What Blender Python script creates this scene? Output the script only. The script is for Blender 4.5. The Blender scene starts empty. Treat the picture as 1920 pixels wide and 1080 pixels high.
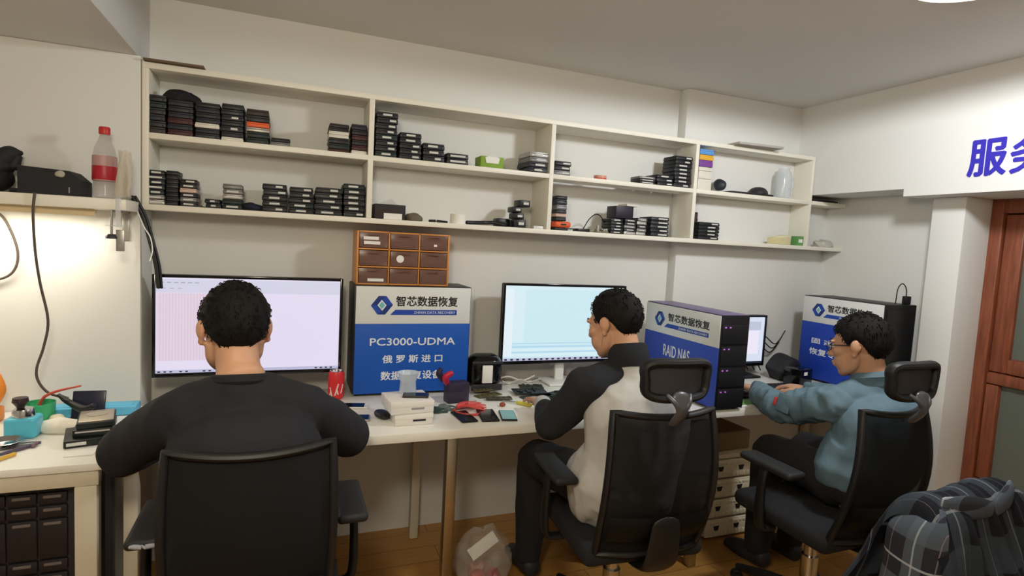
import bpy, bmesh, math, random
from mathutils import Vector, Matrix, noise
random.seed(7)
R = math.radians
V = Vector
scene = bpy.context.scene
COL = scene.collection

# ------------------------------------------------------------------ camera
F_PX, YAW, PITCH, ROLL = 1071.9, .3776, -.0792, .0533
CAM = V((.5163, -2.5565, 1.4605))
_fw = V((math.sin(YAW)*math.cos(PITCH), math.cos(YAW)*math.cos(PITCH), math.sin(PITCH)))
_r0 = V((math.cos(YAW), -math.sin(YAW), 0)); _u0 = _r0.cross(_fw)
_r = math.cos(ROLL)*_r0 + math.sin(ROLL)*_u0
_u = -math.sin(ROLL)*_r0 + math.cos(ROLL)*_u0
cam_data = bpy.data.cameras.new('camera')
cam_data.sensor_width = 36; cam_data.lens = F_PX/1920*36; cam_data.clip_start = .05
cam = bpy.data.objects.new('camera', cam_data); COL.objects.link(cam)
cam.matrix_world = Matrix(((_r.x, _u.x, -_fw.x, CAM.x), (_r.y, _u.y, -_fw.y, CAM.y), (_r.z, _u.z, -_fw.z, CAM.z), (0, 0, 0, 1)))
scene.camera = cam

def at(u, v, **k):
    """point seen at photo pixel (u, v) on the plane x=, y= or z="""
    d = _fw + _r*((u-960)/F_PX) - _u*((v-540)/F_PX)
    (a, val), = k.items(); i = 'xyz'.index(a)
    return CAM + d*((val-CAM[i])/d[i])

# ------------------------------------------------------------------ world, lights, exposure
scene.view_settings.view_transform = 'Standard'
scene.view_settings.look = 'None'
scene.view_settings.exposure = 0
scene.view_settings.gamma = 1
scene.view_settings.use_curve_mapping = False
world = bpy.data.worlds.new('night'); scene.world = world; world.use_nodes = True
world.node_tree.nodes['Background'].inputs[0].default_value = (.30, .36, .40, 1)
world.node_tree.nodes['Background'].inputs[1].default_value = .12

LAMP_A = V((2.46, -1.375, 2.368))       # ceiling lamp just above the picture's top edge
LAMP_FILL = V((.35, -2.35, 2.368))        # added unseen lamp, fills the room with light from behind the camera
def light(name, kind, loc, energy, color, **k):
    d = bpy.data.lights.new(name, kind); d.energy = energy; d.color = color
    for a, b in k.items(): setattr(d, a, b)
    o = bpy.data.objects.new(name, d); COL.objects.link(o); o.location = loc
    return o
light('ceiling_lamp_light', 'SPOT', LAMP_A - V((0, 0, .11)), 60, (.95, .98, 1), spot_size=R(179.6), spot_blend=.03, shadow_soft_size=.09)
light('fill_lamp_light', 'POINT', LAMP_FILL - V((0, 0, .42)), 50, (1, .91, .72), shadow_soft_size=.13)

# ------------------------------------------------------------------ materials
MATS = {}
def lin(c):
    return tuple(((x/255)/12.92 if x/255 <= .04045 else (((x/255)+.055)/1.055)**2.4) for x in c)
def M(name, rgb=None, rough=.6, metal=0, var=.06, scale=30, bump=0, bscale=200, emit=None, spec=.5, trans=0, alpha=1, ior=1.45, coat=0):
    if name in MATS: return MATS[name]
    m = bpy.data.materials.new(name); m.use_nodes = True; nt = m.node_tree
    b = nt.nodes['Principled BSDF']; c = lin(rgb)
    b.inputs['Roughness'].default_value = rough; b.inputs['Metallic'].default_value = metal
    b.inputs['Specular IOR Level'].default_value = spec; b.inputs['IOR'].default_value = ior
    b.inputs['Transmission Weight'].default_value = trans; b.inputs['Coat Weight'].default_value = coat
    tc = nt.nodes.new('ShaderNodeTexCoord')
    if var:
        n = nt.nodes.new('ShaderNodeTexNoise'); n.inputs['Scale'].default_value = scale; n.inputs['Detail'].default_value = 4
        nt.links.new(tc.outputs['Object'], n.inputs['Vector'])
        mx = nt.nodes.new('ShaderNodeMix'); mx.data_type = 'RGBA'
        mx.inputs['A'].default_value = (*[x*(1-var) for x in c], 1); mx.inputs['B'].default_value = (*[min(1, x*(1+var)) for x in c], 1)
        nt.links.new(n.outputs['Fac'], mx.inputs['Factor']); nt.links.new(mx.outputs['Result'], b.inputs['Base Color'])
    else: b.inputs['Base Color'].default_value = (*c, 1)
    if bump:
        n2 = nt.nodes.new('ShaderNodeTexNoise'); n2.inputs['Scale'].default_value = bscale; n2.inputs['Detail'].default_value = 3
        nt.links.new(tc.outputs['Object'], n2.inputs['Vector'])
        bp = nt.nodes.new('ShaderNodeBump'); bp.inputs['Strength'].default_value = bump; bp.inputs['Distance'].default_value = .004
        nt.links.new(n2.outputs['Fac'], bp.inputs['Height']); nt.links.new(bp.outputs['Normal'], b.inputs['Normal'])
    if emit:
        b.inputs['Emission Color'].default_value = (*c, 1); b.inputs['Emission Strength'].default_value = emit
    if alpha < 1: b.inputs['Alpha'].default_value = alpha
    MATS[name] = m
    return m

wall_m = M('wall_paint', (226, 225, 221), .9, var=.015, scale=3, bump=.06, bscale=60)
ceil_m = M('ceiling_paint', (218, 217, 213), .95, var=.015, scale=2, bump=.06, bscale=60)
shelf_m = M('shelf_white_laminate', (236, 232, 218), .45, var=.015, scale=6)
desk_m = M('desk_white_laminate', (238, 236, 228), .35, var=.02, scale=5)
steel_m = M('brushed_steel', (176, 168, 150), .32, 1, var=.08, scale=14)
beige_m = M('beige_steel_frame', (214, 206, 186), .45, var=.04, scale=8)
blk_m = M('black_plastic', (24, 24, 27), .42, var=.15, scale=20)
blkg_m = M('gloss_black', (12, 12, 15), .12, var=.1, scale=10)
chr_m = M('chair_black', (22, 22, 24), .5, var=.15, scale=30)
dgrey_m = M('dark_grey_plastic', (48, 48, 52), .45, var=.1, scale=20)
wht_m = M('white_plastic', (232, 232, 228), .35, var=.02)
paper_m = M('white_paper', (238, 236, 230), .8, var=.02)
chrome_m = M('chrome', (200, 200, 202), .18, 1, var=.05)
skin_m = M('skin', (200, 152, 122), .55, var=.07, scale=14, bump=.05, bscale=300)
hair_m = M('black_hair', (17, 15, 15), .72, var=.3, scale=60, bump=.5, bscale=320, spec=.25)
red_m = M('red_print', (205, 40, 42), .4, var=.06)
blue_m = M('sign_blue', (12, 84, 182), .55, var=.03, scale=5)
blue2_m = M('sign_blue_violet', (44, 74, 178), .55, var=.03, scale=5)
signw_m = M('sign_white', (222, 224, 222), .55, var=.015, scale=5)
ink_m = M('black_ink', (28, 28, 30), .6, var=.05)
navy_m = M('navy_ink', (22, 52, 122), .6, var=.05)
teal_m = M('teal_ink', (120, 190, 195), .6, var=.05)
white_ink = M('white_ink', (228, 232, 238), .6, var=.02)

def wood_mat(name, c1, c2, scale, rot):
    m = bpy.data.materials.new(name); m.use_nodes = True; nt = m.node_tree; b = nt.nodes['Principled BSDF']
    tc = nt.nodes.new('ShaderNodeTexCoord'); mp = nt.nodes.new('ShaderNodeMapping'); mp.inputs['Scale'].default_value = scale; mp.inputs['Rotation'].default_value = rot
    n = nt.nodes.new('ShaderNodeTexNoise'); n.inputs['Scale'].default_value = 5; n.inputs['Detail'].default_value = 6
    cr = nt.nodes.new('ShaderNodeValToRGB'); cr.color_ramp.elements[0].color = (*lin(c1), 1); cr.color_ramp.elements[1].color = (*lin(c2), 1)
    cr.color_ramp.elements[0].position = .3; cr.color_ramp.elements[1].position = .7
    nt.links.new(tc.outputs['Object'], mp.inputs[0]); nt.links.new(mp.outputs[0], n.inputs['Vector']); nt.links.new(n.outputs['Fac'], cr.inputs[0])
    nt.links.new(cr.outputs[0], b.inputs['Base Color']); b.inputs['Roughness'].default_value = .42
    return m
brown_m = wood_mat('brown_window_wood', (116, 62, 40), (150, 84, 58), (14, 14, 1.2), (0, 0, 0))

def floor_mat():
    m = bpy.data.materials.new('wood_floor'); m.use_nodes = True; nt = m.node_tree; b = nt.nodes['Principled BSDF']
    tc = nt.nodes.new('ShaderNodeTexCoord')
    br = nt.nodes.new('ShaderNodeTexBrick'); br.inputs['Scale'].default_value = 1; br.inputs['Brick Width'].default_value = 1.2; br.inputs['Row Height'].default_value = .13
    br.inputs['Mortar Size'].default_value = .0015; br.inputs['Color1'].default_value = (*lin((196, 146, 78)), 1); br.inputs['Color2'].default_value = (*lin((178, 128, 64)), 1); br.inputs['Mortar'].default_value = (*lin((96, 62, 28)), 1)
    nt.links.new(tc.outputs['Object'], br.inputs['Vector'])
    mp = nt.nodes.new('ShaderNodeMapping'); mp.inputs['Scale'].default_value = (2, 24, 1)
    n = nt.nodes.new('ShaderNodeTexNoise'); n.inputs['Scale'].default_value = 3; n.inputs['Detail'].default_value = 6
    nt.links.new(tc.outputs['Object'], mp.inputs[0]); nt.links.new(mp.outputs[0], n.inputs['Vector'])
    cr = nt.nodes.new('ShaderNodeValToRGB'); cr.color_ramp.elements[0].color = (.62, .6, .55, 1); cr.color_ramp.elements[1].color = (1.1, 1.08, 1.0, 1)
    nt.links.new(n.outputs['Fac'], cr.inputs[0])
    mx = nt.nodes.new('ShaderNodeMix'); mx.data_type = 'RGBA'; mx.blend_type = 'MULTIPLY'; mx.inputs['Factor'].default_value = 1
    nt.links.new(br.outputs['Color'], mx.inputs['A']); nt.links.new(cr.outputs[0], mx.inputs['B'])
    nt.links.new(mx.outputs['Result'], b.inputs['Base Color']); b.inputs['Roughness'].default_value = .35
    return m
floor_m = floor_mat()

def thin_mat(name, rgb, opacity, rough=.2):
    """thin see-through sheet: part of the light passes straight through"""
    if name in MATS: return MATS[name]
    m = bpy.data.materials.new(name); m.use_nodes = True; nt = m.node_tree; b = nt.nodes['Principled BSDF']
    b.inputs['Base Color'].default_value = (*lin(rgb), 1); b.inputs['Roughness'].default_value = rough
    t = nt.nodes.new('ShaderNodeBsdfTransparent'); x = nt.nodes.new('ShaderNodeMixShader'); x.inputs[0].default_value = opacity
    nt.links.new(t.outputs[0], x.inputs[1]); nt.links.new(b.outputs[0], x.inputs[2]); nt.links.new(x.outputs[0], nt.nodes['Material Output'].inputs[0])
    MATS[name] = m; return m
mesh_m = thin_mat('chair_mesh_fabric', (27, 27, 30), .93, .85)
film_m = thin_mat('clear_film', (225, 222, 218), .22, .12)
clear_m = thin_mat('clear_plastic', (226, 232, 236), .34, .1)
amber_m = thin_mat('amber_plastic', (140, 104, 92), .5, .25)
amberf_m = M('amber_frame', (212, 140, 66), .35, var=.06)

# ------------------------------------------------------------------ mesh building
class MB:
    def __init__(s): s.bm = bmesh.new(); s.mi = 0; s._n = 0
    def _mark(s, faces=None):
        if s.mi:
            for f in (faces if faces is not None else s.bm.faces):
                if not f.tag: f.material_index = s.mi
        for f in (faces if faces is not None else s.bm.faces): f.tag = True
    def box(s, c, d, bev=0, rot=None, seg=2):
        mt = Matrix.Translation(c) @ (rot.to_4x4() if rot is not None else Matrix()) @ Matrix.Diagonal((*d, 1))
        g = bmesh.ops.create_cube(s.bm, size=1, matrix=mt)
        if bev:
            es = {e for v in g['verts'] for e in v.link_edges}
            bmesh.ops.bevel(s.bm, geom=list(es), offset=min(bev, min(d)*.49), segments=seg, affect='EDGES', profile=.5)
        s._mark(); return s
    def lathe(s, prof, c=(0, 0, 0), seg=24, rot=None):
        mt = Matrix.Translation(c) @ (rot.to_4x4() if rot is not None else Matrix())
        rings = []
        for r, z in prof:
            if r < 1e-6: rings.append([s.bm.verts.new(mt @ V((0, 0, z)))])
            else: rings.append([s.bm.verts.new(mt @ V((r*math.cos(2*math.pi*i/seg), r*math.sin(2*math.pi*i/seg), z))) for i in range(seg)])
        for a, b in zip(rings, rings[1:]):
            for i in range(seg):
                j = (i+1) % seg
                if len(a) == 1 and len(b) == 1: continue
                if len(a) == 1: s.bm.faces.new((a[0], b[j], b[i]))
                elif len(b) == 1: s.bm.faces.new((a[i], a[j], b[0]))
                else: s.bm.faces.new((a[i], a[j], b[j], b[i]))
        s._mark(); return s
    def cyl(s, a, b, r, r2=None, seg=16):
        a, b = V(a), V(b); d = b-a; q = d.to_track_quat('Z', 'Y').to_matrix(); r2 = r if r2 is None else r2; L = d.length
        return s.lathe([(0, 0), (r, 0), (r2, L), (0, L)], a, seg, q)
    def sph(s, c, r, rot=None, seg=20):
        r = (r, r, r) if not hasattr(r, '__len__') else r
        mt = Matrix.Translation(c) @ (rot.to_4x4() if rot is not None else Matrix()) @ Matrix.Diagonal((*r, 1))
        bmesh.ops.create_uvsphere(s.bm, u_segments=seg, v_segments=max(8, seg*2//3), radius=1, matrix=mt)
        s._mark(); return s
    def limb(s, pts, rad, ref=(1, 0, 0), seg=18, sub=5, caps=True):
        """smooth tube through pts; rad = radius or (along ref, across)"""
        pts = [V(p) for p in pts]; rad = [(r, r) if not hasattr(r, '__len__') else r for r in rad]; ref = V(ref)
        P, Q = [], []
        n = len(pts)
        for i in range(n-1):
            p0, p1, p2, p3 = pts[max(i-1, 0)], pts[i], pts[i+1], pts[min(i+2, n-1)]
            for k in range(sub):
                t = k/sub
                P.append(.5*((2*p1)+(p2-p0)*t+(2*p0-5*p1+4*p2-p3)*t*t+(3*p1-p0-3*p2+p3)*t*t*t))
                e = t*t*(3-2*t)
                Q.append(tuple(rad[i][m]*(1-e)+rad[i+1][m]*e for m in (0, 1)))
        P.append(pts[-1]); Q.append(rad[-1])
        if caps:      # rounded ends
            def cap(p, d, q):
                return [(p+d*(max(q)*.6*math.sin(a)), tuple(x*math.cos(a) for x in q)) for a in (R(30), R(58), R(80))]
            h = cap(P[0], (P[0]-P[1]).normalized(), Q[0]); t = cap(P[-1], (P[-1]-P[-2]).normalized(), Q[-1])
            P = [x[0] for x in reversed(h)]+P+[x[0] for x in t]; Q = [x[1] for x in reversed(h)]+Q+[x[1] for x in t]
        rings = []
        for i, p in enumerate(P):
            d = (P[min(i+1, len(P)-1)]-P[max(i-1, 0)]).normalized()
            a = ref-d*ref.dot(d)
            if a.length < 1e-3: a = d.orthogonal()
            a.normalize(); b = d.cross(a)
            rings.append([s.bm.verts.new(p+a*(Q[i][0]*math.cos(2*math.pi*k/seg))+b*(Q[i][1]*math.sin(2*math.pi*k/seg))) for k in range(seg)])
        for a, b in zip(rings, rings[1:]):
            for k in range(seg):
                j = (k+1) % seg; s.bm.faces.new((a[k], a[j], b[j], b[k]))
        s.bm.faces.new(rings[0][::-1]); s.bm.faces.new(rings[-1]); s._mark(); return s
    def tube(s, pts, r, seg=10, sub=6): return s.limb(pts, [r]*len(pts), (.3, .2, .93), seg, sub)
    def prism(s, poly, th, mt=Matrix()):
        """flat outline (x, z) made thick along y from -th to 0"""
        a = [s.bm.verts.new(mt @ V((x, -th, z))) for x, z in poly]; b = [s.bm.verts.new(mt @ V((x, 0, z))) for x, z in poly]
        n = len(poly); s.bm.faces.new(a); s.bm.faces.new(b[::-1])
        for i in range(n): s.bm.faces.new((a[i], b[i], b[(i+1) % n], a[(i+1) % n]))
        s._mark(); return s
    def sheet(s, fn, nu, nv, th=0):
        g = [[s.bm.verts.new(fn(i/(nu-1), j/(nv-1))) for j in range(nv)] for i in range(nu)]
        fs = [s.bm.faces.new((g[i][j], g[i+1][j], g[i+1][j+1], g[i][j+1])) for i in range(nu-1) for j in range(nv-1)]
        if th: bmesh.ops.solidify(s.bm, geom=fs, thickness=th)
        s._mark(); return s
    def mesh(s, name, smooth=True):
        bmesh.ops.recalc_face_normals(s.bm, faces=s.bm.faces[:])
        me = bpy.data.meshes.new(name); s.bm.to_mesh(me); s.bm.free()
        if smooth:
            me.polygons.foreach_set('use_smooth', [True]*len(me.polygons)); me.set_sharp_from_angle(angle=R(38))
        return me
    def build(s, name, mat, parent=None, shift=None, loc=None):
        me = s.mesh(name)
        if shift is not None: me.transform(Matrix.Translation(-V(shift)))
        return put(name, me, mat, parent, loc)

def put(name, me, mat, parent=None, loc=None):
    o = bpy.data.objects.new(name, me); COL.objects.link(o)
    if not me.materials:
        for m in (mat if isinstance(mat, (list, tuple)) else [mat]): me.materials.append(m)
    if parent is not None: o.parent = parent
    if loc is not None: o.location = loc
    return o
def tag(o, label, cat, group=None, kind=None):
    o['label'] = label; o['category'] = cat
    if group: o['group'] = group
    if kind: o['kind'] = kind
    return o
def thing(name, label, cat, loc=(0, 0, 0), rz=0, group=None):
    o = bpy.data.objects.new(name, None); COL.objects.link(o); o.empty_display_size = .05
    o.location = loc; o.rotation_euler = (0, 0, R(rz)); return tag(o, label, cat, group)
def struct(name, mb, mat):
    o = mb.build(name, mat); o['kind'] = 'structure'; return o
def single(name, mb, mat, label, cat, loc, rz=0, group=None):
    o = mb.build(name, mat, loc=loc); o.rotation_euler = (0, 0, R(rz)); return tag(o, label, cat, group)
def RZ(a): return Matrix.Rotation(R(a), 3, 'Z')
def RX(a): return Matrix.Rotation(R(a), 3, 'X')
def RY(a): return Matrix.Rotation(R(a), 3, 'Y')
def span(mb, x0, x1, y0, y1, z0, z1, bev=0):
    return mb.box(((x0+x1)/2, (y0+y1)/2, (z0+z1)/2), (x1-x0, y1-y0, z1-z0), bev)

def text(name, body, h, mat, parent, origin, right, up, width=None, bold=.012, space=1.0, th=.0008):
    """lettering as thin raised mesh; origin = lower left corner of the line"""
    c = bpy.data.curves.new('lettering', 'FONT'); c.body = body; c.size = 1; c.extrude = .01; c.space_character = space; c.resolution_u = 3
    t = bpy.data.objects.new('lettering', c); COL.objects.link(t)
    dg = bpy.context.evaluated_depsgraph_get(); me = bpy.data.meshes.new_from_object(t.evaluated_get(dg))
    bpy.data.objects.remove(t); bpy.data.curves.remove(c)
    xs = [v.co.x for v in me.vertices]; ys = [v.co.y for v in me.vertices]
    x0, x1, y0, y1 = min(xs), max(xs), min(ys), max(ys)
    sy = h/(y1-y0); sx = sy if width is None else width/(x1-x0)
    r, u = V(right), V(up); n = r.cross(u)
    for v in me.vertices:
        p = v.co.copy(); v.co = V(origin)+r*((p.x-x0)*sx)+u*((p.y-y0)*sy)+n*(th if p.z > 0 else 0)
    me.materials.clear()
    if bold:                                   # heavier strokes: the same outline laid again with tiny shifts
        bm = bmesh.new(); k = bold*h*1.1
        for dx, dy in ((0, 0), (k, 0), (-k, 0), (0, k), (0, -k), (k*.7, k*.7), (-k*.7, -k*.7)):
            m2 = me.copy(); m2.transform(Matrix.Translation(r*dx+u*dy+n*(1e-4*(abs(dx)+abs(dy)+dx*.3+dy*.2)/k))); bm.from_mesh(m2); bpy.data.meshes.remove(m2)
        bm.to_mesh(me); bm.free()
    return put(name, me, mat, parent)

# ------------------------------------------------------------------ the room
ZC = 2.368
XL, YF = -1.9, -4.7
struct('floor', span(MB(), XL-.1, 4.6, YF-.1, .4, -.1, 0), floor_m)
struct('ceiling', span(MB(), XL-.1, 4.6, YF-.1, .4, ZC, ZC+.1), ceil_m)
struct('wall_back', span(MB(), XL-.1, 3.9, .205, .305, 0, ZC), wall_m)
struct('wall_left', span(MB(), XL-.1, XL, YF, .205, 0, ZC), wall_m)
struct('wall_front', span(MB(), XL-.1, 3.9, YF-.1, YF, 0, ZC), wall_m)
struct('trim_1', span(MB(), XL, -.004, 0, .205, 0, 2.08, .004), wall_m)            # wall section standing forward beside the shelf
struct('trim_2', span(MB(), XL, -.014, YF, .205, 2.08, ZC, .004), wall_m)           # dropped beam over it
struct('trim_3', span(MB(), 2.575, 3.71, .135, .205, 0, ZC, .003), wall_m)          # shallow pilaster of the back wall
b = MB()
span(b, 3.43, 3.9, -.54, .205, 1.838, ZC); span(b, 3.43, 3.9, YF, -.54, 1.80, ZC)
struct('trim_4', b, wall_m)                                                         # beam with the lettering
struct('wall_right', span(MB(), 3.71, 3.81, -.60, .205, 0, 1.838), wall_m)
struct('trim_5', span(MB(), 3.57, 3.90, -.755, -.60, 0, 1.80, .004), wall_m)        # pillar beside the window
b = MB(); span(b, 3.80, 3.90, -2.6, -.755, 0, .34); span(b, 3.80, 3.90, YF, -2.6, 0, 1.80)
struct('wall_right_sill', b, wall_m)
# the brown wooden window
win = bpy.data.objects.new('window_1', None); COL.objects.link(win); win.location = (3.80, -.755, .34); win['kind'] = 'structure'
b = MB()
span(b, -.03, .06, -.055, 0, 0, 1.46, .004); span(b, -.03, .06, -1.845, -1.79, 0, 1.46, .004)
span(b, -.03, .06, -1.79, -.055, 1.39, 1.46, .004); span(b, -.03, .06, -1.79, -.055, 0, .06, .004)
b.build('window_frame', brown_m, win)
for y0 in (-.055, -.93):
    b = MB(); y1 = y0-.86
    span(b, -.012, .04, y0-.085, y0-.004, .61, 1.385, .006); span(b, -.012, .04, y1, y1+.085, .61, 1.385, .006)
    span(b, -.012, .04, y1+.085, y0-.085, 1.30, 1.385, .006); span(b, -.026, .04, y1+.085, y0-.085, .61, .685, .012)
    b.build('upper_sash', brown_m, win)
    b = MB(); span(b, -.020, .04, y0-.06, y0-.004, .065, .545, .006); span(b, -.020, .04, y1, y1+.06, .065, .545, .006); span(b, -.024, .045, y1, y0-.004, .548, .606, .010)
    b.build('lower_sash', brown_m, win)
    glass_m = M('frosted_night_glass', (150, 158, 146), .22, var=.12, scale=3, trans=.55)
    b = MB(); span(b, .008, .014, y1+.08, y0-.08, .68, 1.305); b.build('upper_pane', glass_m, win)
    b = MB(); span(b, .008, .014, y1+.055, y0-.055, .06, .55); b.build('lower_pane', glass_m, win)
struct('trim_6', span(MB(), 4.5, 4.6, YF, .3, 0, ZC), M('outside_wall', (120, 120, 112), .9, var=.1, scale=4))
# blue letters on the beam
purple_m = M('purple_blue_letters', (52, 44, 176), .5, var=.04)
t = thing('wall_lettering', 'large purple-blue characters glued on the white beam above the window', 'sign', (3.43, -.83, 1.87))
for k, ch in enumerate('服务'):
    text('character', ch, .158, purple_m, t, (-.0002, -.165*k, .005), (0, -1, 0), (0, 0, 1), width=.147, bold=.022, th=.004)

# ceiling lamp, then the fitting made up for the added fill light
lit_m = M('lit_shade', (255, 248, 236), .5, var=0, emit=2.2)
t = thing('ceiling_lamp', 'round flush ceiling lamp in front of the blue lettered beam', 'lamp', LAMP_A)
MB().lathe([(0, -.001), (.205, -.001), (.205, -.014), (0, -.014)], seg=40).build('lamp_base', wht_m, t)
MB().lathe([(.20, -.014), (.185, -.028), (.12, -.036), (0, -.040)], seg=40).build('lamp_shade', lit_m, t)
t = thing('fill_lamp', 'added unseen fill lamp hanging over the middle of the room', 'lamp', LAMP_FILL)
MB().lathe([(0, -.001), (.06, -.001), (.05, -.02), (0, -.025)], seg=24).build('ceiling_rose', wht_m, t)
MB().cyl((0, 0, -.02), (0, 0, -.26), .004).build('lamp_cord', wht_m, t)
MB().lathe([(0, -.25), (.03, -.25), (.035, -.28), (0, -.28)], seg=20).build('lamp_holder', wht_m, t)

# ------------------------------------------------------------------ the long wall shelf
X1, X2, X3, X4, X5 = .8442, 1.7057, 2.5648, 3.413, 3.706
ZT, ZM, ZB, TH = 2.0615, 1.8032, 1.5336, .022        # upper faces
YB = .203
t = thing('wall_shelf', 'long white laminate open shelf unit fixed along the back wall', 'shelf', (0, 0, 1.5116))
def plank(name, x0, x1, z0, z1, yb=YB): span(MB(), x0, x1, 0, yb, z0-1.5116, z1-1.5116, .0012).build(name, shelf_m, t)
plank('top_board', .0, X4+.009, ZT-TH, ZT, .134)
plank('bottom_board', .0, X5, ZB-TH, ZB, .134)
plank('side_panel', 0, TH, ZB, ZT-TH); plank('side_panel', X4-.009, X4+.009, ZB, ZT-TH, .134)
for i, x in enumerate((X1, X2, X3)):
    plank('divider', x-.011, x+.011, ZB, ZT-TH, YB if i < 2 else .134)
for a, c, yb in ((TH, X1-.011, YB), (X1+.011, X2-.011, YB), (X2+.011, X3-.011, .134), (X3+.011, X4-.009, .134), (X4+.0165, X5, .134)):
    plank('middle_board', a, c, ZM-TH, ZM, yb)
# back halves of the deep boards behind the pilaster step
span(MB(), 0, 2.573, .134, YB, ZT-TH-1.5116, ZT-1.5116).build('top_board', shelf_m, t)
span(MB(), 0, 2.573, .134, YB, ZB-TH-1.5116, ZB-1.5116).build('bottom_board', shelf_m, t)

# ------------------------------------------------------------------ things on the shelf
M('drive_black', (30, 30, 34), .45, var=.12); M('drive_slate', (44, 46, 50), .4, .2, var=.12); M('drive_navy', (30, 32, 44), .5, var=.12)
M('drive_grey', (120, 120, 120), .4, .35, var=.08); M('drive_silver', (168, 166, 160), .35, .5, var=.06); M('drive_white', (222, 218, 206), .5, var=.03)
M('drive_orange', (226, 96, 52), .5, var=.05); M('drive_maroon', (66, 28, 28), .5, var=.1); M('drive_green', (22, 36, 34), .5, var=.1)
M('drive_blue', (92, 150, 216), .5, var=.04); M('drive_yellow', (226, 172, 52), .5, var=.04); M('drive_purple', (122, 66, 150), .5, var=.05)
M('drive_pinkish', (206, 176, 160), .5, var=.05); M('drive_brown', (46, 38, 34), .5, var=.12)
sticker_m = M('label_sticker', (206, 206, 200), .6, var=.1, scale=120)
WORD = {'drive_black': 'black', 'drive_slate': 'slate grey', 'drive_navy': 'dark navy', 'drive_grey': 'grey', 'drive_silver': 'silver', 'drive_white': 'white',
        'drive_orange': 'orange', 'drive_maroon': 'dark red', 'drive_green': 'greenish black', 'drive_blue': 'sky blue', 'drive_yellow': 'yellow',
        'drive_purple': 'purple', 'drive_pinkish': 'pale pink', 'drive_brown': 'dark brown'}
ORD = ['', 'first', 'second', 'third', 'fourth', 'fifth', 'sixth', 'seventh', 'eighth', 'ninth', 'tenth']
_cache = {}
def drive_mesh(w, d, h):
    """hard drive: bevelled lower casting, thinner raised lid, front groove"""
    k = ('d', round(w, 3), round(d, 3), round(h, 4))
    if k not in _cache:
        b = MB(); b.box((0, 0, h*.36), (w, d, h*.72-.0006), min(.003, h*.2)); b.box((0, 0, h*.84), (w*.965, d*.975, h*.3), min(.002, h*.1))
        for s in (-1, 1): b.box((s*w*.36, -d/2+.001, h*.3), (w*.1, .004, h*.28), .0008)
        _cache[k] = b.mesh('hard_drive')
    return _cache[k]
def lab_mesh(w, h):
    k = ('l', round(w, 4), round(h, 4))
    if k not in _cache: _cache[k] = MB().box((0, 0, 0), (w, .0012, h)).mesh('front_label')
    return _cache[k]
_colmesh = {}
def drive(name, x, y, z, w, d, h, mat, rz, lab, label, cat, group):
    me = drive_mesh(w, d, h); k = (me.name, mat)
    if k not in _colmesh:
        c = me.copy(); c.materials.clear(); c.materials.append(MATS[mat]); _colmesh[k] = c
    o = bpy.data.objects.new(name, _colmesh[k]); COL.objects.link(o)
    o.location = (x, y, z); o.rotation_euler = (0, 0, R(rz)); tag(o, label, cat, group)
    if lab:
        lw, lx = lab
        lm = lab_mesh(w*lw, h*.36)
        if not lm.materials: lm.materials.append(sticker_m)
        l = bpy.data.objects.new('front_label', lm); COL.objects.link(l); l.parent = o; l.location = (w*lx, -d/2-.0012, h*.5)
    return o

def stack(u0, u1, vtop, row, cols, where, d=.147, y0=.008, labs=True, kind='hard drive', jit=.002, rz=0, hs=None):
    """pile standing on a shelf board; u0..u1 and vtop give its front in the photo, cols lists colours from the bottom up"""
    zb = {'u': ZM, 'l': ZB}[row]; um = (u0+u1)/2
    n = len(cols); x0 = at(u0, vtop, y=y0).x; x1 = at(u1, vtop, y=y0).x
    h = (at(um, vtop, y=y0).z-zb)/n; w = x1-x0; z = zb+.0004
    hs = hs or [1]*n; k = sum(hs)
    nm = kind.replace(' ', '_')
    for i, c in enumerate(cols):
        hh = h*n*hs[i]/k
        cm = 'drive_'+c; lab = None
        if labs and c not in ('white', 'orange', 'blue', 'yellow', 'purple', 'pinkish'):
            lab = random.choice([(.42, 0), (.3, .25), (.45, -.05), (.28, .18), (.5, 0), (.32, -.2), None] if labs is True else labs)
        o = ORD[i+1]
        pos = 'single' if n == 1 else 'topmost' if i == n-1 else 'lowest' if i == 0 else o+' up'
        drive(nm, (x0+x1)/2+random.uniform(-jit, jit), y0+d/2+random.uniform(0, .004), z, w*random.uniform(.97, 1), d, hh-.0005, cm, rz+random.uniform(-1.2, 1.2), lab,
              f"{WORD[cm]} {kind}, {pos} in {where}" if n > 1 else f"{WORD[cm]} {kind} lying {where}", kind, kind+'s on the wall shelf')
        z += hh
L1 = [(.42, 0), (.3, .25), (.45, -.05), (.28, .18)]
bk = 'black'
# compartment 1, upper
stack(269, 312, 177, 'u', ['brown', bk, 'navy', bk, 'green', bk], 'pile against side panel, upper first compartment', labs=False, d=.16)
stack(314, 363, 188, 'u', ['maroon', 'navy', 'maroon', 'navy', bk, 'navy'], 'pile topped by a black bag, upper first compartment', labs=False, d=.15)
stack(366, 413, 192, 'u', ['slate', 'navy', 'white', 'navy', bk, 'navy', bk], 'pile crossed by one white box, top left compartment', labs=False, d=.14)
stack(415, 458, 195, 'u', ['white', 'navy', 'slate', bk, 'navy', 'slate', bk], 'pile with white bottom box, upper first compartment', labs=[None, None, (.3, .1)], d=.14, hs=[.7, 1, 1, 1, 1, 1, 1])
stack(462, 506, 205, 'u', ['green', 'green', 'silver', 'orange', bk, 'brown'], 'pile with the orange case, upper first compartment', labs=False, d=.14, hs=[1, 1, .8, .9, 1.1, 1.1])
stack(508, 545, 259, 'u', ['grey', bk], 'low pair beside the orange case pile', labs=False, d=.11)
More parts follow.
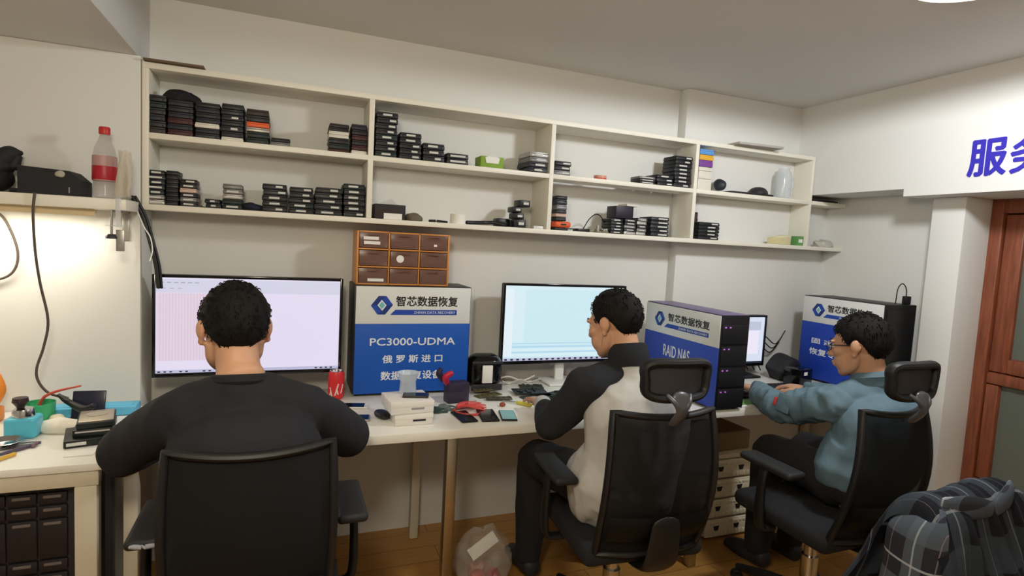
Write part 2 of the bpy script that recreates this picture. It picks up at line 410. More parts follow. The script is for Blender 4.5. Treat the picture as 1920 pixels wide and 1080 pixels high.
stack(617, 655, 232, 'u', ['maroon', 'green', bk, 'white', 'white', bk, 'brown'], 'pile with two white cases, upper first compartment', labs=False, d=.12, hs=[.6, 1.1, 1.1, .7, .7, .7, .8])
stack(660, 690, 233, 'u', ['white', 'maroon', bk, 'maroon', bk, 'navy'], 'dark red and black pile against first divider', labs=False, d=.12, hs=[.7, 1, 1, 1, 1, 1.1])
# compartment 1, lower
stack(269, 309, 318, 'l', ['silver', 'grey', 'green', bk, 'navy', 'slate', bk], 'scuffed pile against side panel, lower first compartment', labs=[(.7, 0), (.6, .1), (.45, .1)])
stack(311, 335, 320, 'l', [bk, 'navy', bk, 'navy', 'slate', bk, 'brown', bk], 'narrow pile of small drives, lower first compartment', labs=False, d=.10, y0=.015)
stack(337, 369, 336, 'l', ['slate', 'grey', 'navy', 'pinkish', 'slate', bk], 'short scuffed pile of small drives, lower first compartment', labs=[(.6, 0), (.5, .1)], d=.10)
stack(384, 414, 373, 'l', ['green', 'slate'], 'flat pair left of the silver drive', labs=[(.3, 0)], d=.09)
stack(417, 455, 345, 'l', ['green', 'green', 'silver', 'grey', 'grey'], 'pile with silver edge, middle of lower first compartment', labs=[(.6, 0), None], d=.11)
stack(492, 539, 345, 'l', [bk, bk, bk, 'slate', bk], 'first of four big labelled piles above first monitor', labs=L1)
stack(542, 588, 351, 'l', [bk, 'green', bk, bk, bk], 'second of four big labelled piles above first monitor', labs=L1)
stack(591, 643, 352, 'l', [bk, 'navy', bk, 'slate', bk], 'third of four big labelled piles above first monitor', labs=L1)
stack(645, 686, 345, 'l', [bk, bk, bk, 'slate', bk, 'green'], 'labelled pile beside first divider, lower compartment', labs=L1, hs=[1]*6)
# compartment 2
stack(706, 747, 210, 'u', ['green', bk, bk, 'green', bk, bk, bk, bk], 'tallest pile, upper second compartment', labs=L1)
stack(750, 791, 249, 'u', [bk, bk, bk, bk, bk], 'five high pile, upper second compartment', labs=L1)
stack(794, 835, 269, 'u', [bk, bk, bk], 'three high pile, upper second compartment', labs=L1)
stack(839, 880, 288, 'u', ['slate', 'slate'], 'low pair next to the green tissue box', labs=[(.7, 0)])
stack(993, 1029, 285, 'u', ['slate', 'slate', 'grey', 'silver'], 'greying pile against second divider', labs=[(.4, 0), (.5, .1)])
# compartment 3
stack(1041, 1072, 302, 'u', ['grey', bk, bk], 'three high pile right of second divider', labs=[(.45, .2)], d=.13)
stack(1268, 1300, 293, 'u', [bk, bk, bk, bk, bk, bk, bk, bk], 'eight high pile against third divider', labs=L1, d=.115)
stack(1233, 1264, 328, 'u', [bk, 'slate', bk], 'three high pile beside the eight high pile', labs=L1, d=.115)
stack(1200, 1230, 331, 'u', ['brown', 'slate', 'grey'], 'small scuffed pile, upper third compartment', labs=[(.7, 0)], d=.09)
stack(1147, 1170, 410, 'l', [bk, 'slate', bk, 'slate', bk], 'small drives pile under the dark carton', labs=[(.5, 0), (.35, .1)], d=.10)
stack(1172, 1194, 411, 'l', ['silver', 'slate', 'grey', bk, 'slate'], 'scuffed small pile beside the dark box pile', labs=[(.6, 0)], d=.10)
stack(1196, 1214, 409, 'l', ['silver', 'grey', 'slate', 'silver', 'grey'], 'narrow grey pile, lower third compartment', labs=[(.6, 0)], d=.09)
stack(1222, 1256, 407, 'l', ['slate', bk, 'slate', 'slate', 'slate'], 'five high grey pile, lower third compartment', labs=[(.5, .15), (.4, .2)], d=.12)
# compartment 4
stack(1312, 1351, 417, 'l', [bk, bk, 'green', bk, bk], 'five high pile, lower fourth compartment', labs=[(.3, .25), (.35, .1)], d=.115)
stack(1314, 1340, 280, 'u', ['white', 'white', 'white', 'purple', 'yellow', 'blue'], 'colourful cased pile, upper fourth compartment', kind='drive case', labs=False, d=.10, hs=[2.2, 1.6, .8, 1.35, 1.1, 1.1])

def onshelf(u, v, row, y=.03):
    p = at(u, v, y=y); p.z = {'u': ZM, 'l': ZB, 't': ZT}[row]; return p
def blob(c, r, amp, sc, seg=28, rot=None, flat=None):
    b = MB(); b.sph((0, 0, 0), r, seg=seg)
    for v in b.bm.verts:
        n = noise.noise_vector(v.co*sc+V(c)*3); v.co += n*amp
        if flat is not None and v.co.z < flat: v.co.z = flat
    return b
# black bag on top of the second pile
p = at(338, 188, y=.07); bag = blob(p, (.062, .05, .028), .022, 26, flat=-.012)
single('cloth_bag', bag, M('black_cloth', (27, 27, 32), .85, var=.2, bump=.3), 'crumpled black cloth bag on a dark drive pile in the top compartment', 'bag', (p.x, .075, at(338, 188, y=.008).z+.0135))
# dark-blue flat pouch, lower first compartment
p = onshelf(473, 390, 'l', .04)
single('flat_pouch', blob(p, (.046, .05, .018), .010, 22, flat=-.010), M('navy_cloth', (30, 33, 52), .8, var=.15), 'dark blue flat pouch between the silver drive and the labelled piles', 'pouch', p+V((0, .02, .0105)))
# circuit board clutter
p = onshelf(376, 383, 'l', .05); b = MB(); b.box((0, 0, .003), (.03, .06, .003)); [b.box((random.uniform(-.01, .01), random.uniform(-.02, .02), .007), (.008, .01, .005)) for _ in range(5)]
single('circuit_board', b, M('board_dark', (58, 62, 52), .6, var=.3, scale=200), 'small bare circuit board on the shelf beside short scuffed drive pile', 'circuit board', p)
# green tissue box
p = onshelf(917, 312, 'u', .055); t = thing('tissue_box', 'green cardboard tissue box with white flap on the upper shelf', 'box', p)
MB().box((0, 0, .026), (.115, .09, .052), .003).build('carton', M('green_card', (128, 162, 52), .6, var=.1, scale=60), t)
MB().prism([(-.03, .022), (-.036, .047), (-.022, .053), (.022, .053), (.036, .047), (.03, .022)], .002, Matrix.Translation((0, -.0455, -.001))).build('flap', paper_m, t)
# tape roll on the third upper shelf
p = onshelf(1125, 334, 'u', .05); t = thing('tape_roll', 'small pinkish red roll of tape lying on the upper shelf', 'tape', p)
MB().lathe([(.018, 0), (.033, 0), (.033, .022), (.018, .022), (.018, 0)], seg=28).build('roll', M('pink_tape', (206, 150, 128), .4, var=.1), t)
MB().lathe([(.0333, .004), (.0337, .004), (.0337, .009), (.0333, .009), (.0333, .004)], seg=28).build('red_band', red_m, t)
# compartment 2, lower
p = onshelf(728, 408, 'l', .06); t = thing('carton', 'small black brown carton with white label under the second compartment board', 'box', p)
MB().box((0, 0, .033), (.135, .1, .066), .002).build('box_body', M('black_brown_card', (38, 28, 30), .6, var=.25, scale=20), t)
MB().box((.012, -.0507, .014), (.08, .0012, .026)).build('white_label', paper_m, t)
b = blob((1, 2, 3), (.05, .03, .05), .008, 30, flat=-.046); single('clear_wrapper', b, film_m, 'crumpled clear plastic wrapper behind the black brown carton', 'wrapper', (p.x+.02, .16, ZB+.047))
p = onshelf(776, 411, 'l', .05)
single('flat_sack', blob(p, (.045, .045, .028), .008, 20, flat=-.012), M('taupe_cloth', (108, 100, 84), .85, var=.1), 'brownish grey soft sack beside the black brown carton', 'pouch', p+V((0, .01, .0125)))
p = onshelf(858, 418, 'l', .05); b = MB(); b.lathe([(.022, 0), (.036, 0), (.036, .045), (.022, .045), (.022, 0)], seg=32)
single('paper_roll', b, paper_m, 'white roll of label paper standing on the bottom shelf board', 'roll', p)
b = MB(); pts = [onshelf(805, 414, 'l', .07), onshelf(820, 413, 'l', .06), onshelf(838, 416, 'l', .09)]
b.limb([q+V((0, 0, .007)) for q in pts], [.006, .007, .005])
single('power_plug', b, blk_m, 'flat black plug lying left of the white paper roll', 'plug', (0, 0, 0))
b = MB(); b.tube([onshelf(875, 421, 'l', .05)+V((0, 0, .010)), onshelf(890, 421, 'l', .06)+V((0, 0, .012)), onshelf(908, 421, 'l', .05)+V((0, 0, .014)), onshelf(925, 423, 'l', .07)+V((0, 0, .018)), onshelf(945, 424, 'l', .05)+V((0, 0, .011))], .0095)
single('coiled_cable', b, blk_m, 'thick black cable bundle between paper roll and adapter heap', 'cable', (0, 0, 0))
ad = [(975, 'l', .03, 0, .062, .040, 'lowest black adapter in the heap with white rating labels'), (972, 'l', .03, .041, .055, .030, 'middle black adapter in the heap with white rating labels'),
      (968, 'l', .032, .072, .05, .028, 'upper black adapter in the heap with white rating labels'), (990, 'l', .034, .101, .06, .034, 'top black adapter on the heap with white rating labels')]
for u, row, y, dz, w, h, lb in ad:
    p = onshelf(u, 423, row, y); p.z += dz+.0005
    if dz > .09: p.x -= .022
    t = thing('power_adapter', lb, 'adapter', p, random.uniform(-4, 4), 'adapters heaped on the shelf')
    MB().box((0, .035, h/2), (w, .07, h-.001), .005).build('case', blk_m, t)
    MB().box((.006, -.0006, h*.5), (w*.45, .0012, h*.34)).build('rating_label', sticker_m, t)
p = onshelf(940, 422, 'l', .10)
single('power_brick', MB().box((0, 0, .021), (.07, .06, .042), .008), blk_m, 'rounded black power brick left of the adapter heap', 'adapter', p, 8)
p = onshelf(1008, 427, 'l', .025); single('small_white_connector', MB().box((0, 0, .007), (.05, .03, .014), .003).box((0, -.016, .007), (.03, .004, .008), .001), wht_m, 'small white connector at the foot of the second divider', 'connector', p, -3)
# compartment 3, lower: pile on rugged orange drive
p = onshelf(1046, 432, 'l', .055); x = p.x
z = ZB+.0004
drive('hard_drive', x, .06, z, .075, .09, .013, 'drive_black', 0, None, 'black hard drive under the orange rugged drive beside second divider', 'hard drive', 'hard drives on the wall shelf'); z += .0135
t = thing('rugged_drive', 'orange rubber sleeved portable drive near the second divider', 'hard drive', (x+.004, .06, z))
MB().box((0, 0, .0155), (.088, .115, .030), .012, seg=4).build('rubber_sleeve', MATS['drive_orange'], t); MB().box((0, -.0577, .0155), (.03, .002, .008), .0008).build('port', ink_m, t); z += .032
for c, h in (('black', .020), ('pinkish', .016), ('slate', .018), ('grey', .024), ('slate', .026), ('black', .018)):
    drive('hard_drive', x-.009, .052, z, .058, .09, h, 'drive_'+c, random.uniform(-2, 2), None, f"{WORD['drive_'+c]} small drive {'at the top of' if z > ZB+.135 else 'in'} the pile on the orange rugged drive, {'upper' if z > ZB+.1 else 'lower'} part", 'hard drive', 'hard drives on the wall shelf'); z += h+.0004
b = MB(); b.tube([onshelf(1064, 424, 'l', .05)+V((0, 0, .012)), onshelf(1080, 424, 'l', .05)+V((0, 0, .012)), onshelf(1092, 424, 'l', .06)+V((0, 0, .012)), at(1104, 412, y=.07), at(1117, 402, y=.08), at(1128, 408, y=.08), onshelf(1138, 424, 'l', .09)+V((0, 0, .02))], .0028)
single('usb_cable', b, blk_m, 'thin black cable arching from the orange rugged drive', 'cable', (0, 0, 0))
p = onshelf(1090, 430, 'l', .05); single('card_reader', MB().box((0, 0, .008), (.075, .05, .016), .004).box((0, -.0255, .008), (.03, .002, .004)), blk_m, 'flat black card reader under the arching cable', 'card reader', p, 6)
p = onshelf(1127, 431, 'l', .04); t = thing('circuit_module', 'bare silver and grey circuit module beside the small drives', 'circuit board', p, 5)
b = MB(); b.box((0, 0, .005), (.06, .05, .004)); [b.box((random.uniform(-.022, .022), random.uniform(-.018, .018), .014), (.014, .012, random.uniform(.008, .02)), .001) for _ in range(9)]
b.build('module_board', M('board_silver', (150, 146, 130), .4, .3, var=.35, scale=120), t); MB().cyl((-.02, 0, .006), (-.02, 0, .04), .009).build('capacitor', MATS['drive_silver'], t)
zt = at(1170, 410, y=.008).z
p = at(1171, 400, y=.03); t = thing('carton', 'dark purple black carton standing on the small drives pile', 'box', (p.x, .075, zt+.002), 0)
MB().box((0, 0, .032), (.105, .095, .062), .002).build('box_body', M('purple_black_card', (36, 30, 44), .5, var=.15), t)
p2 = at(1184, 387, y=.03); drive('drive_case', p2.x+.004, .07, zt+.0665, .07, .09, .012, 'drive_white', 0, None, 'thin white case on top of the dark purple black carton', 'drive case', None)
# compartment 4, lower
x = at(1307, 449, y=.05).x; z = ZB+.0004
drive('hard_drive', x+.004, .04, z, .03, .05, .014, 'drive_orange', 0, None, 'tiny red drive at the bottom corner beside third divider', 'memory stick', None)
b = MB(); b.box((0, 0, .075), (.018, .05, .15), .003)
for k in range(6): b.box((.009, -.018+.004*(k % 2), .02+.022*k), (.006, .012, .014), .002)
single('charging_strip', b, M('dark_red_plastic', (58, 24, 34), .5, var=.3, scale=60), 'upright dark red socket strip against the third divider', 'power strip', (x-.004, .09, ZB+.0005))
p = onshelf(1460, 456, 'l', .05); t = thing('carton', 'yellowish cream flat carton on the bottom board, fourth compartment', 'box', p, 6)
MB().box((0, 0, .021), (.12, .07, .040), .002).build('box_body', M('cream_card', (214, 206, 160), .6, var=.05), t); MB().box((.02, .005, .0475), (.10, .055, .012), .001, RY(-7)).build('lid', M('cream_card2', (228, 222, 188), .6, var=.03), t)
p = onshelf(1494, 457, 'l', .04); t = thing('carton', 'small green and white carton right of the cream carton', 'box', p)
MB().box((0, 0, .028), (.045, .05, .056), .001).build('box_body', M('leaf_green_card', (96, 152, 84), .6, var=.1), t); MB().box((0, -.0256, .028), (.03, .0012, .02)).build('label_patch', paper_m, t)
p = onshelf(1543, 462, 'l', .06); single('crumpled_wrapper', blob(p, (.06, .045, .035), .02, 24, flat=-.012), M('grey_film', (188, 184, 172), .4, var=.1), 'crumpled grey plastic in the small end compartment under the beam', 'wrapper', p+V((0, .0, .0125)))
p = at(1555, 372, y=.05); single('flat_tray', MB().box((0, 0, .006), (.20, .10, .012), .002).box((0, 0, .013), (.17, .08, .002)), blk_m, 'flat black tray on the end compartment just under the beam', 'tray', (3.55, .06, ZM+.0005))
# compartment 4, upper
p = onshelf(1398, 362, 'u', .065)
single('flat_board', MB().box((0, 0, .006), (.31, .11, .011), .003).box((0, 0, .0125), (.28, .09, .002), .001), blk_m, 'long flat black panel lying in the top fourth compartment', 'panel', p, -1)
p = onshelf(1350, 350, 'u', .075); b = blob((4, 4, 4), (.034, .04, .034), .008, 20, flat=-.03)
single('webcam', b, M('blue_black', (34, 42, 48), .5, var=.1), 'rounded blue black gadget on the flat black panel by the colourful cases', 'gadget', p+V((0, 0, .0445)))
p = onshelf(1421, 362, 'u', .07); b = MB(); b.lathe([(0, 0), (.056, 0), (.053, .016), (.04, .032), (.02, .04), (0, .042)], seg=32)
single('domed_cover', b, M('dark_slate', (44, 42, 48), .5, var=.1), 'dark domed cover on the flat black panel', 'cover', p+V((0, 0, .0145)))
p = onshelf(1466, 368, 'u', .06); t = thing('plastic_jug', 'see-through plastic jug at the end of the top shelf', 'jug', p)
MB().lathe([(0, .001), (.046, .001), (.048, .01), (.048, .13), (.044, .15), (.03, .168), (.03, .180), (.028, .180), (.028, .166), (.042, .148), (.046, .13), (.046, .012), (0, .006)], seg=36).build('jug_body', clear_m, t)
MB().tube([(.045, 0, .13), (.072, 0, .12), (.074, 0, .07), (.046, 0, .05)], .006).build('handle', clear_m, t)
# on top of the unit
single('cardboard_sheet', MB().box((.095, .02, .005), (.20, .12, .008), .001), M('dark_board', (104, 86, 66), .8, var=.1), 'thin dark cardboard sheet lying on the end of shelf top by the beam', 'cardboard', (.012, .02, ZT+.0005), -1)
p = at(1415, 275, y=-.03); t = thing('flat_parcel', 'flat grey envelope overhanging the shelf top above the fourth compartment', 'envelope', (p.x+.03, .035, ZT+.0006), -4)
MB().box((0, -.02, .007), (.30, .15, .013), .003).build('envelope', M('grey_envelope', (176, 170, 162), .7, var=.05), t); MB().prism([(-.13, 0), (.13, 0), (0, .06)], .001, Matrix.Translation((0, -.02, .0145)) @ Matrix.Rotation(R(-90), 4, 'X')).build('flap', M('grey_envelope2', (190, 184, 176), .7, var=.05), t)

# ------------------------------------------------------------------ furniture along the wall
t = thing('desk', 'long white laminate desk along the back wall on square steel legs', 'desk', (0, 0, 0))
span(MB(), .045, 3.705, -.5425, .132, .715, .75, .003).build('tabletop', desk_m, t)
span(MB(), .05, 3.66, -.40, -.36, .675, .714).build('rail', beige_m, t)
def leg(x, y, s, z0, z1, m, name='leg', par=None): MB().box((x, y, (z0+z1)/2), (s, s, z1-z0), .004).build(name, m, par)
for x in (1.118, 2.30): leg(x, -.495, .042, 0.001, .714, steel_m, 'leg', t)
for x, y in ((.078, -.51), (.078, .10), (3.66, .10), (3.66, -.50), (1.118, .10), (2.30, .10)): leg(x, y, .04, 0.001, .714, beige_m, 'leg', t)
t = thing('workbench', 'white topped bench with beige steel frame under the lit wall', 'bench', (0, 0, 0))
span(MB(), -1.4, .022, -.602, -.004, .727, .75, .003).build('bench_top', desk_m, t)
for y0, y1 in ((-.595, -.56), (-.05, -.012)): span(MB(), -1.39, .012, y0, y1, .68, .7265, .003).build('apron', beige_m, t)
for x in (-.02, -1.36):
    for y in (-.575, -.05): MB().box((x, y, .34), (.056, .045, .679), .003).build('leg', beige_m, t)
t = thing('steel_post', 'dark blue black upright post between the bench and the desk', 'post', (.034, -.57, 0))
MB().box((0, 0, .36), (.020, .03, .70), .003).build('upright', M('dark_blue_metal', (26, 30, 44), .5, .3, var=.1), t); MB().box((0, 0, .005), (.020, .06, .01), .002).build('foot', blk_m, t)
# dark drawer cabinet under the bench
t = thing('drawer_cabinet', 'dark plastic parts cabinet with many small drawers under the bench', 'cabinet', (-.245, -.36, 0))
cab_m = M('cabinet_dark', (44, 38, 42), .6, var=.2, scale=40)
MB().box((0, 0, .335), (.37, .36, .67), .004).build('cabinet_body', cab_m, t)
zz = .655
for k, h in enumerate((.04, .042, .126, .042, .042, .126, .126, .1)):
    for s in (-.165, -.091, -.017, .057, .131):
        dr = MB().box((s, -.184, zz-h/2), (.070, .012, h-.006), .003).build('drawer', M('drawer_dark', (36, 31, 36), .5, var=.25, scale=50), t)
        MB().box((s, -.192, zz-.014), (.044, .006, .009), .002).build('handle', M('drawer_handle', (112, 104, 100), .5, var=.1), dr)
    zz -= h
# white woven drawer tower under the desk
t = thing('drawer_tower', 'white woven plastic drawer tower on the floor under the desk', 'drawers', (2.66, -.16, 0))
wv = M('woven_white', (226, 216, 190), .6, var=.1, scale=90, bump=.5, bscale=120)
MB().box((0, 0, .435), (.30, .36, .022), .004).build('top_panel', wv, t)
for k in range(4):
    z0 = .012+k*.1035
    MB().box((0, .01, z0+.049), (.286, .34, .096), .006).build('tier', wv, t)
    f = MB()
    f.box((0, -.175, z0+.049), (.278, .014, .092), .004)
    for i in range(12): f.box((-.127+i*.023, -.183, z0+.02), (.016, .004, .022), .0015); f.box((-.127+i*.023, -.183, z0+.078), (.016, .004, .012), .0015)
    d = f.build('drawer', wv, t)
    for s in (-.075, .055):
        MB().prism([(-.017, .01), (.017, .01), (.010, -.013), (-.010, -.013)], .004, Matrix.Translation((s, -.1815, z0+.052))).build('handle_slot', ink_m, d)
b = MB().box((0, 0, .05), (.28, .30, .10), .004)
single('cardboard_box', b, M('kraft', (136, 116, 88), .8, var=.06), 'plain brown cardboard box on the woven drawer tower under the desk', 'box', (2.66, -.15, .447), 2)
# shelf over the bench
t = thing('bench_shelf', 'narrow white shelf over the bench with a light strip beneath', 'shelf', (0, 0, 1.5))
span(MB(), -1.3, -.006, -.20, -.001, 0, .038, .004).build('shelf_board', shelf_m, t)
for x in (-.05, -1.1):
    b = MB(); span(b, x-.012, x+.012, -.006, -.0012, -.11, -.001, .001); span(b, x-.012, x+.012, -.16, -.001, -.008, -.0008, .001); b.build('bracket', MATS['drive_silver'], t)

# ------------------------------------------------------------------ computer towers with printed sign panels
def logo(parent, o, r, u, s):
    """hexagonal blue emblem with pale diamond; o = centre, s = height"""
    o, r, u = V(o), V(r), V(u); n = r.cross(u)
    def poly(name, pts, m, k):
        b = MB(); vs = [b.bm.verts.new(o+r*x*s+u*y*s+n*k) for x, y in pts]; ws = [b.bm.verts.new(o+r*x*s+u*y*s+n*(k-.0006)) for x, y in pts]
        b.bm.faces.new(vs); b.bm.faces.new(ws[::-1])
        for i in range(len(pts)): b.bm.faces.new((vs[i], ws[i], ws[(i+1) % len(pts)], vs[(i+1) % len(pts)]))
        b.build(name, m, parent)
    hexa = [(-.18, .5), (.22, .5), (.58, .02), (.18, -.5), (-.22, -.5), (-.58, -.02)]
    poly('logo_hexagon', hexa, navy_m, .0012)
    poly('logo_facet', [(.22, .5), (.58, .02), (.30, .0), (.02, .32)], M('logo_mid_blue', (28, 74, 172), .6, var=.03), .0018)
    poly('logo_facet', [(-.22, -.5), (-.58, -.02), (-.30, 0), (-.02, -.32)], MATS['logo_mid_blue'], .0018)
    poly('logo_diamond', [(-.02, .30), (.24, .0), (.02, -.30), (-.24, 0)], white_ink, .0024)
    poly('logo_core', [(0, .20), (.16, .0), (0, -.20), (-.16, 0)], teal_m, .0030)
def sign_panel(parent, o, r, u, W, H, split, blue, lines):
    """white upper / blue lower printed board; o = lower left corner"""
    o, r, u = V(o), V(r), V(u); n = r.cross(u)
    def board(name, x0, x1, y0, y1, m, k=0):
        b = MB(); rot = Matrix((r, u, n)).transposed()
        b.box(o+r*(x0+x1)/2+u*(y0+y1)/2+n*(k+.0015), (x1-x0, y1-y0, .003), .0006, rot); return b.build(name, m, parent)
    board('white_panel', 0, W, H*split, H, signw_m); board('blue_panel', 0, W, 0, H*split-.0002, blue)
    k = n*.0032; hw = H*(1-split)
    logo(parent, o+k+r*W*.215+u*(H*split+hw*.50), r, u, hw*.50)
    text('logo_lettering', '智芯数据恢复', hw*.27, ink_m, parent, o+k+r*W*.335+u*(H*split+hw*.48), r, u, width=W*.545, bold=.02)
    b = MB(); pts = [(W*.285, H*split+hw*.24), (W*.875, H*split+hw*.24), (W*.875, H*split+hw*.38), (W*.33, H*split+hw*.38)]
    vs = [b.bm.verts.new(o+k+r*x+u*y+n*.0006) for x, y in pts]; ws = [b.bm.verts.new(o+k+r*x+u*y) for x, y in pts]; b.bm.faces.new(vs)
    for i in range(4): b.bm.faces.new((vs[i], ws[i], ws[(i+1) % 4], vs[(i+1) % 4]))
    b.build('logo_stripe', M('stripe_blue', (30, 72, 170), .6, var=.03), parent)
    text('stripe_lettering', 'ZHIXIN DATA RECOVERY', hw*.07, white_ink, parent, o+k+r*W*.49+u*(H*split+hw*.275)+n*.0008, r, u, width=W*.37, bold=0)
    for body, x0, x1, y0, y1, bold in lines:
        text('lettering', body, H*(y1-y0), white_ink, parent, o+k+r*W*x0+u*H*y0, r, u, width=W*(x1-x0), bold=bold)
def tower(label, x0, x1, y0, y1, z1, name='computer_tower'):
    t = thing(name, label, 'computer', ((x0+x1)/2, (y0+y1)/2, .7503))
    w, d, h = x1-x0, y1-y0, z1-.7503
    b = MB(); b.box((0, 0, h/2+.008), (w, d, h-.016), .004); b.build('case', M('tower_black', (26, 26, 29), .45, .2, var=.15), t)
    for sx in (-1, 1):
        for sy in (-1, 1): MB().box((sx*(w/2-.03), sy*(d/2-.04), .004), (.03, .04, .008), .002).build('foot', blk_m, t)
    return t, w, d, h
# tower lying parallel to the wall with its sign towards the room
t, w, d, h = tower('computer tower with blue and white printed side panel carrying the amber drawers', .79, 1.318, -.03, .19, 1.243)
sign_panel(t, (-w/2+.008, -d/2-.0005, .012), (1, 0, 0), (0, 0, 1), w-.012, h-.016, .655, blue_m,
           [('PC3000-UDMA', .125, .87, .452, .520, .018), ('俄 罗 斯 进 口', .235, .76, .285, .358, .022), ('数据恢复设备', .225, .76, .125, .205, .022)])
# long tower, narrow drive front to the room, sign on its flank
t, w, d, h = tower('long black server tower with violet lights and blue white flank sign', 2.325, 2.487, -.55, .02, 1.186)
sign_panel(t, (-w/2-.0005, d/2-.004, .010), (0, -1, 0), (0, 0, 1), d-.006, h-.012, .655, blue2_m, [('RAID NAS', .30, .66, .40, .535, .012)])
for k in range(4):
    MB().box((0, -d/2-.002, .055+k*.098), (w-.016, .006, .088), .003).build('drive_bay', M('bay_black', (22, 22, 25), .5, var=.2, scale=80), t)
    for s in (0, 1):
        MB().box((-w/2+.022+s*.026, -d/2-.0055, .088+k*.098), (.009, .002, .006)).build('status_light', M('violet_led', (170, 90, 200), .4, var=0, emit=.55), t)
MB().box((0, 0, h+.0016), (w-.004, d-.004, .003), .001).build('top_cover', M('violet_grey_top', (112, 100, 140), .4, .1, var=.06), t)
# last tower by the right hand wall
t, w, d, h = tower('tall black tower with blue white sign in the corner behind spectacled person', 3.40, 3.635, -.535, -.03, 1.243)
sign_panel(t, (-w/2-.0005, d/2-.004, .012), (0, -1, 0), (0, 0, 1), d-.012, h-.016, .69, M('sign_blue_deep', (22, 62, 172), .55, var=.03, scale=5),
           [('固 态 硬 盘', .16, .80, .435, .500, .018), ('恢复专用设备', .14, .84, .295, .375, .018)])
MB().box((0, -d/2-.002, h/2), (w-.02, .006, h-.05), .003).build('front_bezel', MATS['bay_black'], t)
p = V((3.60, -.50, 1.2435)); t = thing('wireless_receiver', 'small black plug with looped antenna wire on the corner tower', 'receiver', p)
MB().box((0, 0, .022), (.032, .03, .044), .004).build('receiver_body', blk_m, t)
MB().tube([(-.005, 0, .04), (-.012, 0, .085), (-.045, 0, .11), (-.075, 0, .085), (-.082, 0, .03), (-.083, 0, .002)], .0028).build('antenna_wire', blk_m, t)

# amber parts drawers on the first tower
t = thing('parts_drawers', 'amber plastic nine drawer parts organiser on the first tower', 'organiser', (1.005, .085, 1.2435))
W, H, D = .405, .235, .17; cw, ch = W/3, H/3
b = MB()
for i in range(4): b.box((-W/2+i*cw, 0, H/2), (.006 if 0 < i < 3 else .008, D, H), .001)
for i in range(4): b.box((0, 0, max(.003, min(H-.003, i*ch))), (W, D, .006), .001)
b.box((0, D/2-.002, H/2), (W, .003, H)); b.build('organiser_frame', amberf_m, t)
smallparts = M('drawer_contents', (70, 56, 54), .6, var=.5, scale=90)
for i in range(3):
    for j in range(3):
        cx, cz = -W/2+(i+.5)*cw, (j+.5)*ch
        dr = MB()
        dr.box((cx, -D/2+.001, cz), (cw-.012, .003, ch-.012), .001); dr.box((cx, -.002, cz-ch/2+.0095), (cw-.014, D-.014, .002))
        for s in (-1, 1): dr.box((cx+s*(cw/2-.008), -.002, cz-.006), (.002, D-.014, ch-.026))
        dr.box((cx, -D/2-.006, cz+ch/2-.016), (.05, .012, .004), .001)
        dd = dr.build('drawer', amber_m, t)
        MB().box((cx, -.005, cz-.012), (cw-.03, D-.04, ch*random.uniform(.3, .5)), .006).build('small_parts', smallparts, dd)
        if (i, j) == (0, 2):
            MB().box((cx-.012, -D/2-.0015, cz+.008), (.065, .001, .014)).box((cx-.008, -D/2-.0015, cz-.012), (.07, .001, .014)).build('white_labels', paper_m, dd)
        if (i, j) == (0, 0): MB().box((cx+.012, -D/2-.0015, cz-.018), (.07, .001, .013)).build('white_label', paper_m, dd)
        if (i, j) == (1, 1): MB().cyl((cx-.018, -D/2-.0005, cz), (cx-.018, -D/2-.002, cz), .017).build('round_sticker', paper_m, dd)
        if (i, j) == (2, 2): MB().box((cx+.005, -D/2-.0015, cz-.012), (.014, .001, .010)).build('white_label', paper_m, dd)

# ------------------------------------------------------------------ monitors
def screen_mat(name, rgb, s=1.0):
    m = bpy.data.materials.new(name); m.use_nodes = True; nt = m.node_tree; b = nt.nodes['Principled BSDF']
    b.inputs['Base Color'].default_value = (.01, .01, .012, 1); b.inputs['Roughness'].default_value = .25
    b.inputs['Emission Color'].default_value = (*lin(rgb), 1); b.inputs['Emission Strength'].default_value = s
    return m
def panes(parent, W, H, zc, y, items):
    """windows shown on the display, each a glowing area of the screen face: (name, x0, x1, z0, z1, mat) in 0..1"""
    by = {}
    for nm, x0, x1, z0, z1, m in items: by.setdefault((nm, m.name), (m, []))[1].append((x0, x1, z0, z1))
    for k, ((nm, _), (m, rs)) in enumerate(by.items()):
        b = MB()
        for x0, x1, z0, z1 in rs: b.box((W*((x0+x1)/2-.5), y-.0004*(k+1), zc+H*((z0+z1)/2-.5)), (W*(x1-x0), .0006, H*(z1-z0)))
        b.build(nm, m, parent)
def monitor(label, x0, x1, z0, z1, y, stand, items, thick=.03, rz=0, bez=.012, chin=.016):
    W, H = x1-x0, z1-z0
    t = thing('monitor', label, 'monitor', ((x0+x1)/2, y, .7503), rz, 'monitors on the desk'); del t['group']
    zc = (z0+z1)/2-.7503
    b = MB(); b.box((0, .004+thick/2, zc), (W, thick, H), .006); b.box((0, thick+.018, zc-.02), (W*.5, .035, H*.55), .012)
    b.build('housing', blk_m, t)
    b = MB()
    for s in (-1, 1): b.box((s*(W/2-bez/2), .002, zc), (bez, .012, H), .002)
    b.box((0, .002, zc+H/2-bez/2), (W-2*bez, .012, bez), .002); b.box((0, .002, zc-H/2+chin/2), (W-2*bez, .012, chin), .002)
    b.build('bezel', blkg_m, t)
    panes(t, W-2*bez, H-bez-chin, zc+(chin-bez)/2, .0035, items)
    sx, sw, sm, base = stand
    b = MB(); b.box((sx, .045, (z0-.7503)/2+.03), (sw, .022, z0-.7503+.055), .004); b.build('stand_neck', sm, t)
    b = MB(); b.box((sx, .02, .006), base + (.012,), .005); b.build('stand_base', sm, t)
    return t
